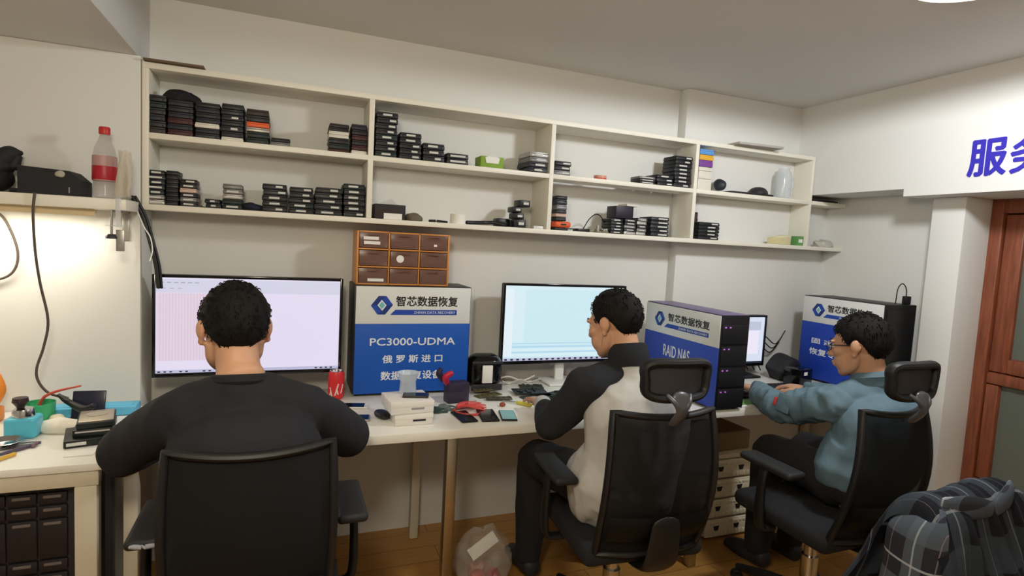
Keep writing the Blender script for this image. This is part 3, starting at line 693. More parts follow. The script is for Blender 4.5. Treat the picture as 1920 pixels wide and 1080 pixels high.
S_lav, S_pink, S_head, S_task = screen_mat('screen_lavender', (226, 219, 240)), screen_mat('screen_pink', (224, 206, 222)), screen_mat('screen_pale_blue', (210, 209, 228)), screen_mat('screen_taskbar', (186, 186, 214))
S_white, S_dark, S_line = screen_mat('screen_white', (236, 230, 246)), screen_mat('screen_dark', (40, 44, 60)), screen_mat('screen_stripe', (212, 192, 210))
S_menu = screen_mat('screen_menu', (170, 170, 190))
it = [('desktop', 0, 1, 0, 1, S_lav), ('header_bar', 0, 1, .845, .985, S_head), ('document_pane', .30, .985, .12, .845, S_lav), ('table_pane', .005, .285, .13, .84, S_pink),
      ('taskbar', 0, 1, 0, .032, S_task)]
it += [('table_columns', .02+i*.0155, .0235+i*.0155, .13, .84, S_line) for i in range(17)]
it += [('menu_text', .02+i*.035, .042+i*.035, .945, .955, S_menu) for i in range(6)]+[('menu_text', .03+i*.04, .05+i*.04, .885, .893, S_menu) for i in range(3)]
it += [('taskbar_icons', x, x+.014, .008, .022, S_dark) for x in (.01, .04, .07, .12, .15, .24, .27, .86, .89, .92, .95)]
monitor('big monitor with lavender white screen in front of person in black', .034, .746, .858, 1.266, .0, (.0, .07, blk_m, (.24, .18)), it)
S_c1, S_c2, S_c3, S_c4 = screen_mat('screen_cyan_white', (226, 240, 246)), screen_mat('screen_cyan', (204, 232, 240)), screen_mat('screen_cyan_band', (180, 216, 236)), screen_mat('screen_cyan_pale', (214, 236, 243))
it = [('desktop', 0, 1, 0, 1, S_c2), ('side_pane', 0, .07, .06, .98, S_c1), ('side_strip', .07, .16, .25, .95, S_c4), ('header_bar', 0, 1, .955, 1, S_c4), ('lower_bands', .07, 1, .06, .10, S_c4),
      ('lower_bands', .07, 1, .125, .16, S_c4), ('lower_rows', .07, 1, .10, .125, S_c3), ('lower_rows', .07, 1, .175, .20, S_c3), ('lower_rows', .07, 1, .225, .24, S_c3), ('taskbar', 0, 1, 0, .036, S_task)]
it += [('taskbar_icons', .015+i*.048, .036+i*.048, .006, .03, S_dark) for i in range(20)]
monitor('wide monitor with pale cyan screen on white stand above the loose circuit boards', 1.507, 2.205, .856, 1.262, .05, (.0, .05, wht_m, (.20, .17)), it)
S_b1, S_b2 = screen_mat('screen_blue_white', (214, 222, 240)), screen_mat('screen_blue_grey', (190, 196, 214))
it = [('desktop', 0, 1, 0, 1, S_b1), ('document_pane', .1, .93, .2, .7, S_white), ('grey_pane', .3, .95, .72, .9, S_b2), ('taskbar', 0, 1, 0, .04, S_dark)]
monitor('smaller monitor half hidden behind the long server tower', 2.63, 3.175, .81, 1.112, .02, (.1, .05, blk_m, (.2, .17)), it)

# ------------------------------------------------------------------ on the desk
ZD = .7504
def dsk(u, v, dz=0):
    p = at(u, v, z=.75); p.z = ZD+dz; return p
t = thing('soda_can', 'red printed drink can beside the first tower', 'can', (.725, -.04, ZD))
MB().lathe([(0, .002), (.022, .002), (.024, 0), (.031, .008), (.033, .014), (.033, .108), (.027, .122)], seg=32).build('can_body', red_m, t)
MB().lathe([(.027, .122), (.028, .125), (.025, .125), (.024, .121), (0, .121)], seg=32).build('can_lid', chrome_m, t)
b = MB()
for k in range(5):
    a = R(215+k*22)
    b.limb([(.0334*math.cos(a+i*.1*(-1)**k), .0334*math.sin(a+i*.1*(-1)**k), .015+.012*i+.004*k) for i in range(3+k % 3)], [(.003, .0012)]*(3+k % 3), (0, 0, 1), seg=8, sub=3)
b.build('silver_flourish', M('silver_print', (226, 196, 190), .4, var=.03), t)
def phone(label, u0, v0, w, l, rz, body, screen, th=.008):
    t = thing('phone', label, 'phone', dsk(u0, v0), rz)
    b = MB(); b.box((0, 0, th/2), (w, l, th), .0035, seg=3); b.build('phone_body', body, t)
    MB().box((0, 0, th+.0002), (w*.9, l*.76 if body is wht_m else l*.93, .0006)).build('screen', screen, t)
    MB().box((w/2+.0003, l*.2, th/2), (.001, .012, .003)).build('side_button', body, t)
    return t
scr_dark = M('phone_glass_navy', (14, 20, 46), .1, var=.1); scr_blk = M('phone_glass_black', (20, 20, 24), .12, var=.1); scr_teal = M('teal_back_glass', (108, 168, 160), .2, var=.05)
phone('white phone with navy screen near the red can', 661, 763, .062, .125, 78, wht_m, scr_dark)
phone('dark phone with navy screen, close to the sleeve of person in black', 661, 786, .066, .13, 80, M('phone_silver', (180, 178, 172), .3, .5), scr_dark)
phone('black phone lying face up left of the middle phone', 870, 783, .068, .14, 4, blk_m, scr_blk)
phone('black phone lying between dark and teal phones', 914, 781, .072, .145, -8, blk_m, scr_blk, .010)
phone('teal phone lying at the desk edge', 952, 781, .064, .13, -14, blk_m, scr_teal)
# white boxes
x, y = .965, -.385
for nm, lb, z, h, w, dd, dx in (('carton', 'lower white carton with dark slot mark at the desk edge', 0, .045, .145, .15, .012), ('carton', 'upper white carton with a phone on its lid', .0470, .045, .165, .16, 0)):
    t = thing(nm, lb, 'box', (x+dx, y, ZD+z), 4 if z else 1)
    MB().box((0, 0, h/2), (w, dd, h), .003).build('box_base', wht_m if z else M('carton_white', (226, 220, 212), .6, var=.03), t)
    MB().box((0, 0, h-.0095), (w+.003, dd+.003, .022), .003).build('box_lid', M('carton_lid', (236, 232, 226), .5, var=.02), t)
    MB().box((.02, -dd/2-.0008, h*.42), (.05, .0014, .007)).build('printed_mark', M('mark_grey', (150, 150, 152), .6) if z else ink_m, t)
t = thing('phone', 'small black phone lying on the upper white carton', 'phone', (x+.03, y-.01, ZD+.0940), 75)
MB().box((0, 0, .004), (.055, .10, .008), .003).build('phone_body', dgrey_m, t); MB().box((0, 0, .0082), (.05, .09, .0008)).build('screen', scr_blk, t)
t = thing('plastic_cup', 'clear frosted upside-down cup on the white cartons', 'cup', (.975, -.335, ZD+.0938))
MB().lathe([(.034, .001), (.031, .045), (.039, .074), (.044, .082), (.042, .082), (.036, .072), (.028, .045), (.031, .001)], seg=28).build('cup_wall', thin_mat('frosted_cup', (214, 226, 240), .52, .3), t)
t2 = MB(); t2.lathe([(0, .045), (.029, .045), (.029, .048), (0, .048)], seg=28).build('cup_floor', MATS['frosted_cup'], t)
single('black_mouse', MB().sph((0, 0, .012), (.028, .05, .014)), blk_m, 'black computer mouse left of the white cartons', 'mouse', (.876, -.34, ZD+.002), 10)
# label printer
t = thing('label_printer', 'rounded black label printer with white paper roll end beside first tower', 'printer', (1.412, .02, ZD), -3)
prof = [(-.10, .0), (.085, 0), (.095, .03), (.093, .12), (.075, .155), (.04, .172), (-.06, .172), (-.10, .16)]
MB().box((0, -.005, .088), (.172, .13, .168), .055, seg=6).build('printer_body', blkg_m, t)
MB().box((0, -.073, .085), (.05, .010, .085), .003).build('paper_strip', paper_m, t)
MB().box((.0, -.0715, .14), (.15, .006, .012), .002).build('printer_lid_edge', dgrey_m, t); MB().box((0, -.0712, .022), (.15, .006, .03), .002).build('output_slot', dgrey_m, t)
# red and dark items
def crumple(u, v, r, amp, sc, mat, name, label, cat, dz=0):
    p = dsk(u, v, dz+r[2]*.45); b = blob(p, r, amp, sc, 26, flat=-r[2]*.44); return single(name, b, mat, label, cat, p)
p = dsk(872, 752); t = thing('mesh_pouch', 'dark violet net stand holding red tools beside the printer', 'pen holder', (1.225, -.20, ZD), 8)
MB().box((0, .02, .045), (.10, .06, .09), .006).build('net_holder', thin_mat('violet_net', (48, 38, 58), .8, .5), t)
MB().limb([(-.045, .02, .085), (-.06, .01, .115), (-.035, .0, .135)], [.012, .016, .012]).build('red_grip', M('magenta_red', (190, 34, 66), .4, var=.05), t)
MB().limb([(-.07, .02, .10), (-.085, .02, .13), (-.078, .02, .15)], [.010, .014, .010]).build('dark_grip', M('dark_violet', (30, 26, 48), .5), t)
b = MB()
for k in range(7):
    a = R(-40+k*13); b.limb([(0, 0, .006+.002*k), (.05*math.cos(a), .05*math.sin(a), .02), (.125*math.cos(a), .105*math.sin(a), .008+.003*(k % 3))], [(.006, .003), (.008, .003), (.004, .002)], seg=8)
single('red_cable_coil', b, M('red_plastic', (206, 76, 70), .4, var=.12), 'red plastic straps spread on the desk before the printer', 'straps', (1.19, -.31, ZD+.003), 10)
b = MB(); b.lathe([(.062, 0), (.068, .004), (.064, .012), (.056, .006), (.062, 0)], seg=32)
single('red_ring', b, MATS['red_plastic'], 'flat red plastic ring under the red straps', 'ring', (1.235, -.335, ZD), 0)
for k, (u, v, w, l, rz, c) in enumerate(((915, 742, .13, .05, 20, (92, 84, 52)), (935, 750, .12, .045, -12, (72, 66, 46)), (905, 737, .10, .05, 5, (84, 74, 50)))):
    p = dsk(u, v, .0005+.006*k); b = MB(); b.box((0, 0, .0025), (w, l, .004), .001)
    for q in range(5): b.box((-w*.4+q*w*.2, random.uniform(-.01, .01), .006), (.012, .016, .004), .0008)
    single('circuit_board', b, M(f'olive_board{k}', c, .5, var=.25, scale=80), ['olive circuit board lying lowest of three before the printer', 'dark olive circuit board, middle of three before the printer', 'brownish olive circuit board, top of three before the printer'][k], 'circuit board', p, rz)
for k, (u, v, c, lb) in enumerate(((822, 773, (64, 84, 78), 'dark green foil sachet between the cartons and the phones'), (838, 769, (120, 132, 128), 'silvery green foil sachet partly under the dark sachet'))):
    crumple(u, v, (.04, .028, .010), .012, 40, M(f'foil{k}', c, .3, .4, var=.3, scale=60), 'foil_sachet', lb, 'sachet', k*.003)
single('brown_cap', MB().sph((0, 0, .008), (.014, .012, .010)), M('rust_cap', (150, 74, 52), .5), 'small rust brown cap behind the teal phone', 'loose_cap', dsk(942, 762), 0)  # a loose cap lying on the desk
# clutter before the cyan monitor
for k, (x, y, w, l, z, rz, c, lb) in enumerate(((1.62, -.20, .17, .10, .001, 12, (34, 46, 40), 'large dark green circuit board under the raised hand'), (1.60, -.12, .16, .09, .012, -8, (30, 34, 34), 'black circuit board behind the large green board'),
                                               (1.74, -.16, .15, .10, .001, 20, (42, 54, 46), 'green circuit board toward the white stand'), (1.66, .0, .12, .06, .001, -14, (60, 62, 58), 'grey circuit board near the white stand'))):
    b = MB(); b.box((0, 0, .002), (w, l, .003), .0006)
    for q in range(9): b.box((random.uniform(-w*.4, w*.4), random.uniform(-l*.4, l*.4), .006), (random.uniform(.008, .022), random.uniform(.008, .02), random.uniform(.004, .014)), .0008)
    single('circuit_board', b, M(f'board{k}', c, .5, var=.4, scale=90), lb, 'circuit board', (x, y, ZD+z), rz)
for k, (pts, r, c, lb) in enumerate((([(1.50, .118), (1.58, .124), (1.66, .118), (1.73, .122)], .004, (226, 224, 216), 'white cable running along the wall behind the printer'),
                                   ([(1.52, .03), (1.57, .07), (1.62, .05), (1.68, .08), (1.73, .05)], .004, (210, 208, 200), 'white cable looping behind the circuit boards'),
                                   ([(1.98, -.20), (2.04, -.16), (2.10, -.23), (2.16, -.17), (2.24, -.20)], .0035, (30, 30, 34), 'thin black cable lying between keyboard and long server tower'),
                                   ([(2.00, .06), (2.06, .0), (2.0, -.08), (2.12, -.11), (2.22, -.06)], .004, (34, 34, 38), 'black cable heap under the cyan monitor'))):
    b = MB(); b.tube([(x, y, ZD+.004+.022*((i+k) % 2)) for i, (x, y) in enumerate(pts)], r)
    single('cable', b, M(f'cable{k}', c, .5), lb, 'cable', (0, 0, 0))
t = thing('keyboard', 'black keyboard under the hand of person in grey jacket', 'keyboard', (1.80, -.335, ZD), 6)
def keys(t, W, L, m):
    MB().box((0, 0, .008), (W, L, .016), .005).build('keyboard_base', m, t)
    for r in range(5):
        b = MB()
        for q in range(15): b.box((-W/2+.02+q*(W-.04)/14, L/2-.02-r*(L-.04)/4, .0185), ((W-.04)/14*.84, (L-.04)/4*.8, .006), .0015)
        b.build('key_row', blk_m, t)
keys(t, .40, .13, dgrey_m)
t = thing('screwdriver', 'small screwdriver with yellow handle lying by the hand of person in grey jacket', 'screwdriver', (1.52, -.325, ZD+.009), 130)
MB().limb([(0, 0, 0), (.03, 0, 0), (.07, 0, 0)], [.008, .009, .007]).build('handle', M('yellow_handle', (206, 196, 74), .4), t); MB().cyl((.07, 0, 0), (.14, 0, -.005), .003).build('shaft', chrome_m, t)
t = thing('keyboard', 'black keyboard in front of the half hidden monitor', 'keyboard', (2.93, -.28, ZD), -3); keys(t, .40, .13, dgrey_m)
crumple(1468, 708, (.12, .085, .10), .035, 9, M('black_bag_cloth', (26, 26, 30), .7, var=.2, bump=.2), 'black_bag', 'black lumpy bag of cables left of the corner tower', 'bag')
p = dsk(1500, 722); t = thing('power_box', 'glossy black power box with white label before the corner tower', 'adapter', (3.19, -.22, ZD), 10)
MB().box((0, 0, .05), (.12, .10, .10), .008).build('box_body', blkg_m, t); MB().box((-.01, -.0507, .075), (.03, .0012, .018)).build('white_label', paper_m, t)
for k in range(3):
    b = MB(); b.tube([(3.20-.03*k, .06+.02*k, ZD+.02), (3.12-.03*k, .06+.02*k, ZD+.17-.02*k), (3.2, .06+.02*k, ZD+.23-.03*k), (3.30, .06+.02*k, ZD+.18-.03*k), (3.37, .06+.02*k, ZD+.26-.04*k)], .0035)
    single('cable', b, blk_m, ['upper', 'middle', 'lower'][k]+' black cable arching over the black bag beside corner tower', 'cable', (0, 0, 0))
p = at(1408, 768, z=.75)
t = thing('notepad', 'green and white pad at the desk edge right of the server tower', 'notepad', (2.558, -.490, ZD), 0)
MB().box((0, 0, .005), (.12, .09, .010), .002).build('paper_block', paper_m, t); MB().box((0, .005, .0115), (.12, .07, .003), .001).build('green_cover', M('green_cover', (112, 168, 84), .5, var=.05), t)
single('white_card', MB().box((0, 0, .002), (.13, .07, .003), .001), paper_m, 'white card at the desk edge left of the server tower', 'card', (2.18, -.505, ZD), 2)
p = V((2.66, -.33, ZD)); single('computer_mouse', MB().sph((0, 0, .014), (.03, .052, .017)), blk_m, 'black mouse under the hand of spectacled person', 'mouse', (2.665, -.375, ZD+.002), -8)

# ------------------------------------------------------------------ on and above the bench
def bench(u, v, dz=0): return dsk(u, v, dz)
t = thing('pump_bottle', 'cyan solvent dispenser bottle with steel dark topped pump on the bench', 'bottle', bench(45, 818))
b = MB(); b.box((0, 0, .034), (.085, .075, .068), .012, seg=4); b.build('bottle_body', M('cyan_plastic', (92, 194, 220), .3, var=.05), t)
MB().lathe([(0, .068), (.03, .068), (.03, .08), (.026, .092), (0, .094)], seg=24).build('metal_collar', chrome_m, t)
MB().lathe([(0, .094), (.01, .094), (.012, .10), (.022, .115), (.020, .128), (0, .132)], (-.008, 0, 0), 20).build('pump_cap', M('dark_cap', (52, 34, 40), .4), t)
t = thing('pen_cup', 'translucent green cup holding a red tool behind the cyan bottle', 'cup', (-.26, -.19, ZD))
MB().lathe([(0, .001), (.040, .001), (.045, .080), (.043, .080), (.038, .004), (0, .004)], seg=28).build('cup_wall', M('green_plastic', (80, 196, 136), .3, var=.04, trans=.2), t)
b = MB(); b.limb([(-.01, 0, .006), (.015, -.005, .10), (.12, -.01, .135)], [.005, .005, .003]); b.build('red_probe', M('red_probe', (196, 82, 66), .4), t)
single('orange_tool', MB().limb([(-.42, -.12, .80), (-.405, -.12, .86), (-.41, -.12, .91)], [.018, .028, .02]).box((-.42, -.12, .776), (.06, .06, .050), .008), M('orange_plastic', (240, 140, 40), .4), 'bright orange handled tool at the end of the bench', 'tool', (0, 0, 0))
b = blob((1, 1, 1), (.075, .045, .028), .020, 16, 36, flat=-.014); single('white_cloth', b, M('cloth_white', (232, 226, 212), .9, var=.04, bump=.2), 'crumpled white cloth on the bench right of the cyan bottle', 'cloth', V((-.155, -.275, ZD+.0145)))
single('tissue_wad', blob((2, 1, 5), (.022, .022, .026), .010, 30, 24, flat=-.016), M('cloth_cream', (226, 218, 192), .9), 'cream tissue wad behind the white cloth', 'tissue', (-.196, -.222, ZD+.0165))
single('blue_tray', MB().box((0, 0, .018), (.30, .08, .034), .006).box((0, 0, .034), (.27, .05, .006), .002), M('blue_tray', (96, 184, 224), .4, var=.03), 'long sky blue tray against the lit wall at the back of bench', 'tray', (-.14, -.09, ZD))
t = thing('stand_display', 'small tilted black display propped against the lit wall', 'display', (-.125, -.135, ZD+.036), -4)
t.location.y = -.172; t.location.z = ZD
MB().box((0, 0, .055), (.10, .010, .105), .003, RX(-14)).build('display_panel', M('display_navy', (36, 40, 58), .25, var=.1), t); MB().box((0, .018, .012), (.06, .05, .016), .003).build('display_foot', blk_m, t)
p = bench(180, 815)
t = thing('hard_drive', 'lower black hard drive lying on the bench edge with a white label', 'hard drive', (-.075, -.40, ZD), 14)
MB().box((0, .02, .013), (.105, .147, .025), .004).build('drive_case', M('drive_dark', (30, 36, 36), .4, .2), t); MB().box((-.02, -.0545, .013), (.05, .0012, .010)).build('front_label', sticker_m, t)
t = thing('hard_drive', 'middle black hard drive of the bench pile with silver edge', 'hard drive', (-.055, -.365, ZD+.0255), 8)
MB().box((0, 0, .013), (.105, .135, .025), .004).build('drive_case', M('drive_dark', (30, 36, 36)), t); MB().box((0, -.0682, .018), (.09, .0012, .005)).build('silver_edge', chrome_m, t)
t = thing('hard_drive', 'top opened hard drive of the bench pile with bare silver lid', 'hard drive', (-.052, -.36, ZD+.051), 12)
MB().box((0, 0, .010), (.102, .135, .020), .004).build('drive_case', M('drive_dark', (30, 36, 36)), t); MB().box((0, 0, .0215), (.092, .125, .004), .0015).lathe([(0, .0235), (.03, .0235), (.03, .025), (0, .0255)], (0, .015, 0)).build('silver_lid', M('bare_steel', (196, 184, 168), .3, .7, var=.1), t)
t = thing('soldering_iron', 'black soldering iron resting over the bench pile on its cord', 'soldering iron', (0, 0, 0))
b = MB(); b.limb([(-.215, -.16, .845), (-.18, -.19, .828), (-.12, -.24, .812), (-.085, -.27, .832)], [.006, .010, .014, .008]); b.build('iron_handle', blk_m, t)
cp = [at(65, 362, y=-.21), at(62, 400, y=-.205), at(66, 470, y=-.19), at(75, 530, y=-.18), at(90, 600, y=-.17), at(82, 650, y=-.17), at(69, 690, y=-.17), at(72, 715, y=-.17), at(92, 737, y=-.16), at(128, 747, y=-.16)]
MB().tube(cp+[V((-.215, -.16, .845))], .0042).build('iron_cord', M('cord_grey', (88, 76, 70), .5), t)
b = MB(); b.tube([at(u, v, y=-.012) for u, v in ((-40, 384), (0, 402), (20, 432), (33, 470), (30, 500), (12, 519), (-30, 530))], .0042)
single('hanging_cord', b, MATS['cord_grey'], 'loop of grey brown cord hanging on the lit wall', 'cord', (0, 0, 0))
single('tweezers', MB().limb([(-.05, 0, .006), (.0, .003, .010), (.05, 0, .004)], [(.006, .002), (.005, .002), (.001, .001)], (0, 1, 0)).limb([(-.05, 0, .006), (.0, -.003, .003), (.05, 0, .004)], [(.006, .002), (.005, .002), (.001, .001)], (0, 1, 0)), M('steel_dark', (90, 86, 90), .35, .8), 'pair of dark tweezers lying at the bench end', 'tweezers', bench(40, 838), 35)
single('brush', MB().limb([(-.06, 0, .006), (.02, 0, .006), (.07, 0, .006)], [.004, .006, .003]), M('brush_handle', (84, 72, 92), .4), 'dark handled brush on the bench below the cyan bottle', 'brush', bench(28, 848), 50)
single('pen_cap', MB().limb([(0, -.012, .007), (0, .012, .007)], [.006, .007]), M('mauve', (120, 96, 108), .4), 'small mauve pen cap on the bench before the white cloth', 'pen_cap', bench(65, 838), 0)  # a loose pen cap
single('metal_dish', MB().lathe([(0, .001), (.035, .001), (.05, .016), (.048, .017), (.034, .004), (0, .004)], seg=28), chrome_m, 'shallow steel dish at the end of the bench', 'dish', bench(8, 836), 0)
single('yellow_pick', MB().limb([(-.03, 0, .006), (.03, 0, .006)], [.005, .006]), M('yellow_pick', (222, 176, 66), .4), 'yellow handled pick at the end of the bench', 'pick', bench(8, 862), 60)
single('paper_slip', MB().box((0, 0, .0012), (.075, .035, .0012)), paper_m, 'white paper slip at the bench edge before the drive pile', 'paper', bench(150, 852), 3)
# things on the narrow shelf
ZS = 1.5384
t = thing('water_bottle', 'clear plastic drink bottle with red cap and red label on narrow shelf', 'bottle', (-.092, -.105, ZS))
MB().lathe([(0, .004), (.022, .001), (.034, .006), (.036, .02), (.034, .06), (.036, .075), (.036, .15), (.030, .18), (.018, .21), (.014, .222), (.014, .228)], seg=32).build('bottle_wall', thin_mat('pet_plastic', (210, 206, 200), .36, .1), t)
MB().lathe([(.0366, .062), (.0372, .064), (.0372, .148), (.0366, .15)], seg=32).build('label', M('label_pinkish', (188, 150, 148), .5, var=.2, scale=60), t)
MB().lathe([(.0374, .066), (.0379, .068), (.0379, .112), (.0374, .114)], seg=32).build('label_red_band', M('label_red', (178, 34, 48), .4, var=.15, scale=80), t)
MB().lathe([(0, .226), (.0165, .226), (.0175, .23), (.0175, .248), (.015, .252), (0, .252)], seg=28).build('cap', M('red_cap', (196, 50, 44), .4), t)
t = thing('equipment_case', 'black sloped zip case with pale round patch on narrow shelf', 'case', (-.235, -.10, ZS))
MB().prism([(-.088, .001), (.088, .001), (.088, .055), (.055, .085), (-.088, .092)], .12, Matrix.Translation((0, .06, 0))).build('case_body', M('case_black', (32, 31, 36), .7, var=.2, bump=.3), t)
b = blob((5, 1, 1), (.014, .004, .012), .003, 60, 16); o = b.build('pale_patch', M('patch_grey', (172, 168, 154), .7), t, loc=(.03, -.063, .072))
MB().box((.055, -.0608, .02), (.004, .002, .02)).build('zip_pull', chrome_m, t)
b = MB(); b.sph((-.43, -.09, ZS+.048), (.075, .06, .052)); b.sph((-.40, -.09, ZS+.085), (.045, .045, .035)); b.limb([(-.40, -.09, ZS+.10), (-.365, -.09, ZS+.13), (-.335, -.09, ZS+.138)], [.04, .03, .008]); b.limb([(-.36, -.09, ZS+.09), (-.345, -.09, ZS+.125)], [.02, .014])
single('black_pouch', b, M('case_black', (32, 31, 36)), 'black soft pouch with a pointed corner sticking up on narrow shelf', 'bag', (0, 0, 0))
b = MB(); b.box((-.32, -.10, ZS+.008), (.06, .10, .015), .004); single('black_adapter', b, blk_m, 'flat black adapter between pouch and zip case on narrow shelf', 'adapter', (0, 0, 0))
b = MB()
def bagfn(s_, q):
    a = s_*2*math.pi; r = .018+.012*math.sin(3*a+q*5)*(.4+q); return V((-.022+r*math.cos(a)*.9, -.155+r*math.sin(a)*.5, 1.548+.16*(1-q)+.004*math.sin(5*a)))
b.sheet(bagfn, 25, 10); single('thin_bag', b, thin_mat('milky_film', (206, 198, 176), .5, .35), 'milky plastic bag hanging down beside the drink bottle', 'plastic bag', (0, 0, 0))
t = thing('lamp_clamp', 'steel screw clamp and bracket hanging at the end of narrow shelf', 'clamp', (0, 0, 0))
b = MB(); b.box((-.028, -.207, 1.49), (.016, .004, .10), .001); b.box((-.045, -.19, 1.4455), (.045, .03, .004), .001); b.build('bracket_arm', clear_m, t)
b = MB(); b.cyl((-.052, -.19, 1.4), (-.052, -.19, 1.4995), .0045); b.build('screw', chrome_m, t)
b = MB(); b.lathe([(0, 0), (.018, 0), (.018, .008), (.012, .016), (0, .016)], (-.052, -.19, 1.40), 12); b.build('wing_knob', dgrey_m, t)
t2 = MB(); t2.box((-.026, -.19, 1.395), (.026, .004, .075), .010); t2.cyl((-.026, -.193, 1.375), (-.026, -.187, 1.375), .005); t2.build('hanging_plate', MATS['drive_silver'], t)
t = thing('strip_light', 'lit warm white strip lamp under the narrow shelf', 'lamp', (-.46, -.13, 1.4990))
MB().box((0, 0, -.008), (.70, .03, .014), .003).box((.0, -.018, -.012), (.70, .006, .024), .002).build('lamp_housing', M('lamp_cream', (226, 206, 166), .5), t); MB().box((0, .003, -.0165), (.66, .022, .005), .002).build('lamp_tube', M('lamp_glow', (255, 238, 196), .4, var=0, emit=6), t)
l = light('strip_lamp_light', 'AREA', (-.46, -.125, 1.476), 3.0, (1, .93, .78), shape='RECTANGLE', size=.66, size_y=.03)
b = MB()
for k, (dx, dy) in enumerate(((0, 0), (.008, .006), (-.006, .008))): b.tube([at(u, v, y=-.02)+V((dx, dy, 0)) for u, v in ((248, 368), (258, 385), (270, 410), (283, 455), (294, 500), (298, 540))], .005)
single('cable_bundle', b, blk_m, 'black cable bundle running down behind the big lavender monitor', 'cable', (0, 0, 0))
b = MB(); b.tube([at(u, v, y=-.03) for u, v in ((256, 392), (270, 425), (282, 445), (286, 470), (281, 490))], .0022)
single('thin_wire', b, wht_m, 'thin white wire twisted around the black cable bundle', 'wire', (0, 0, 0))

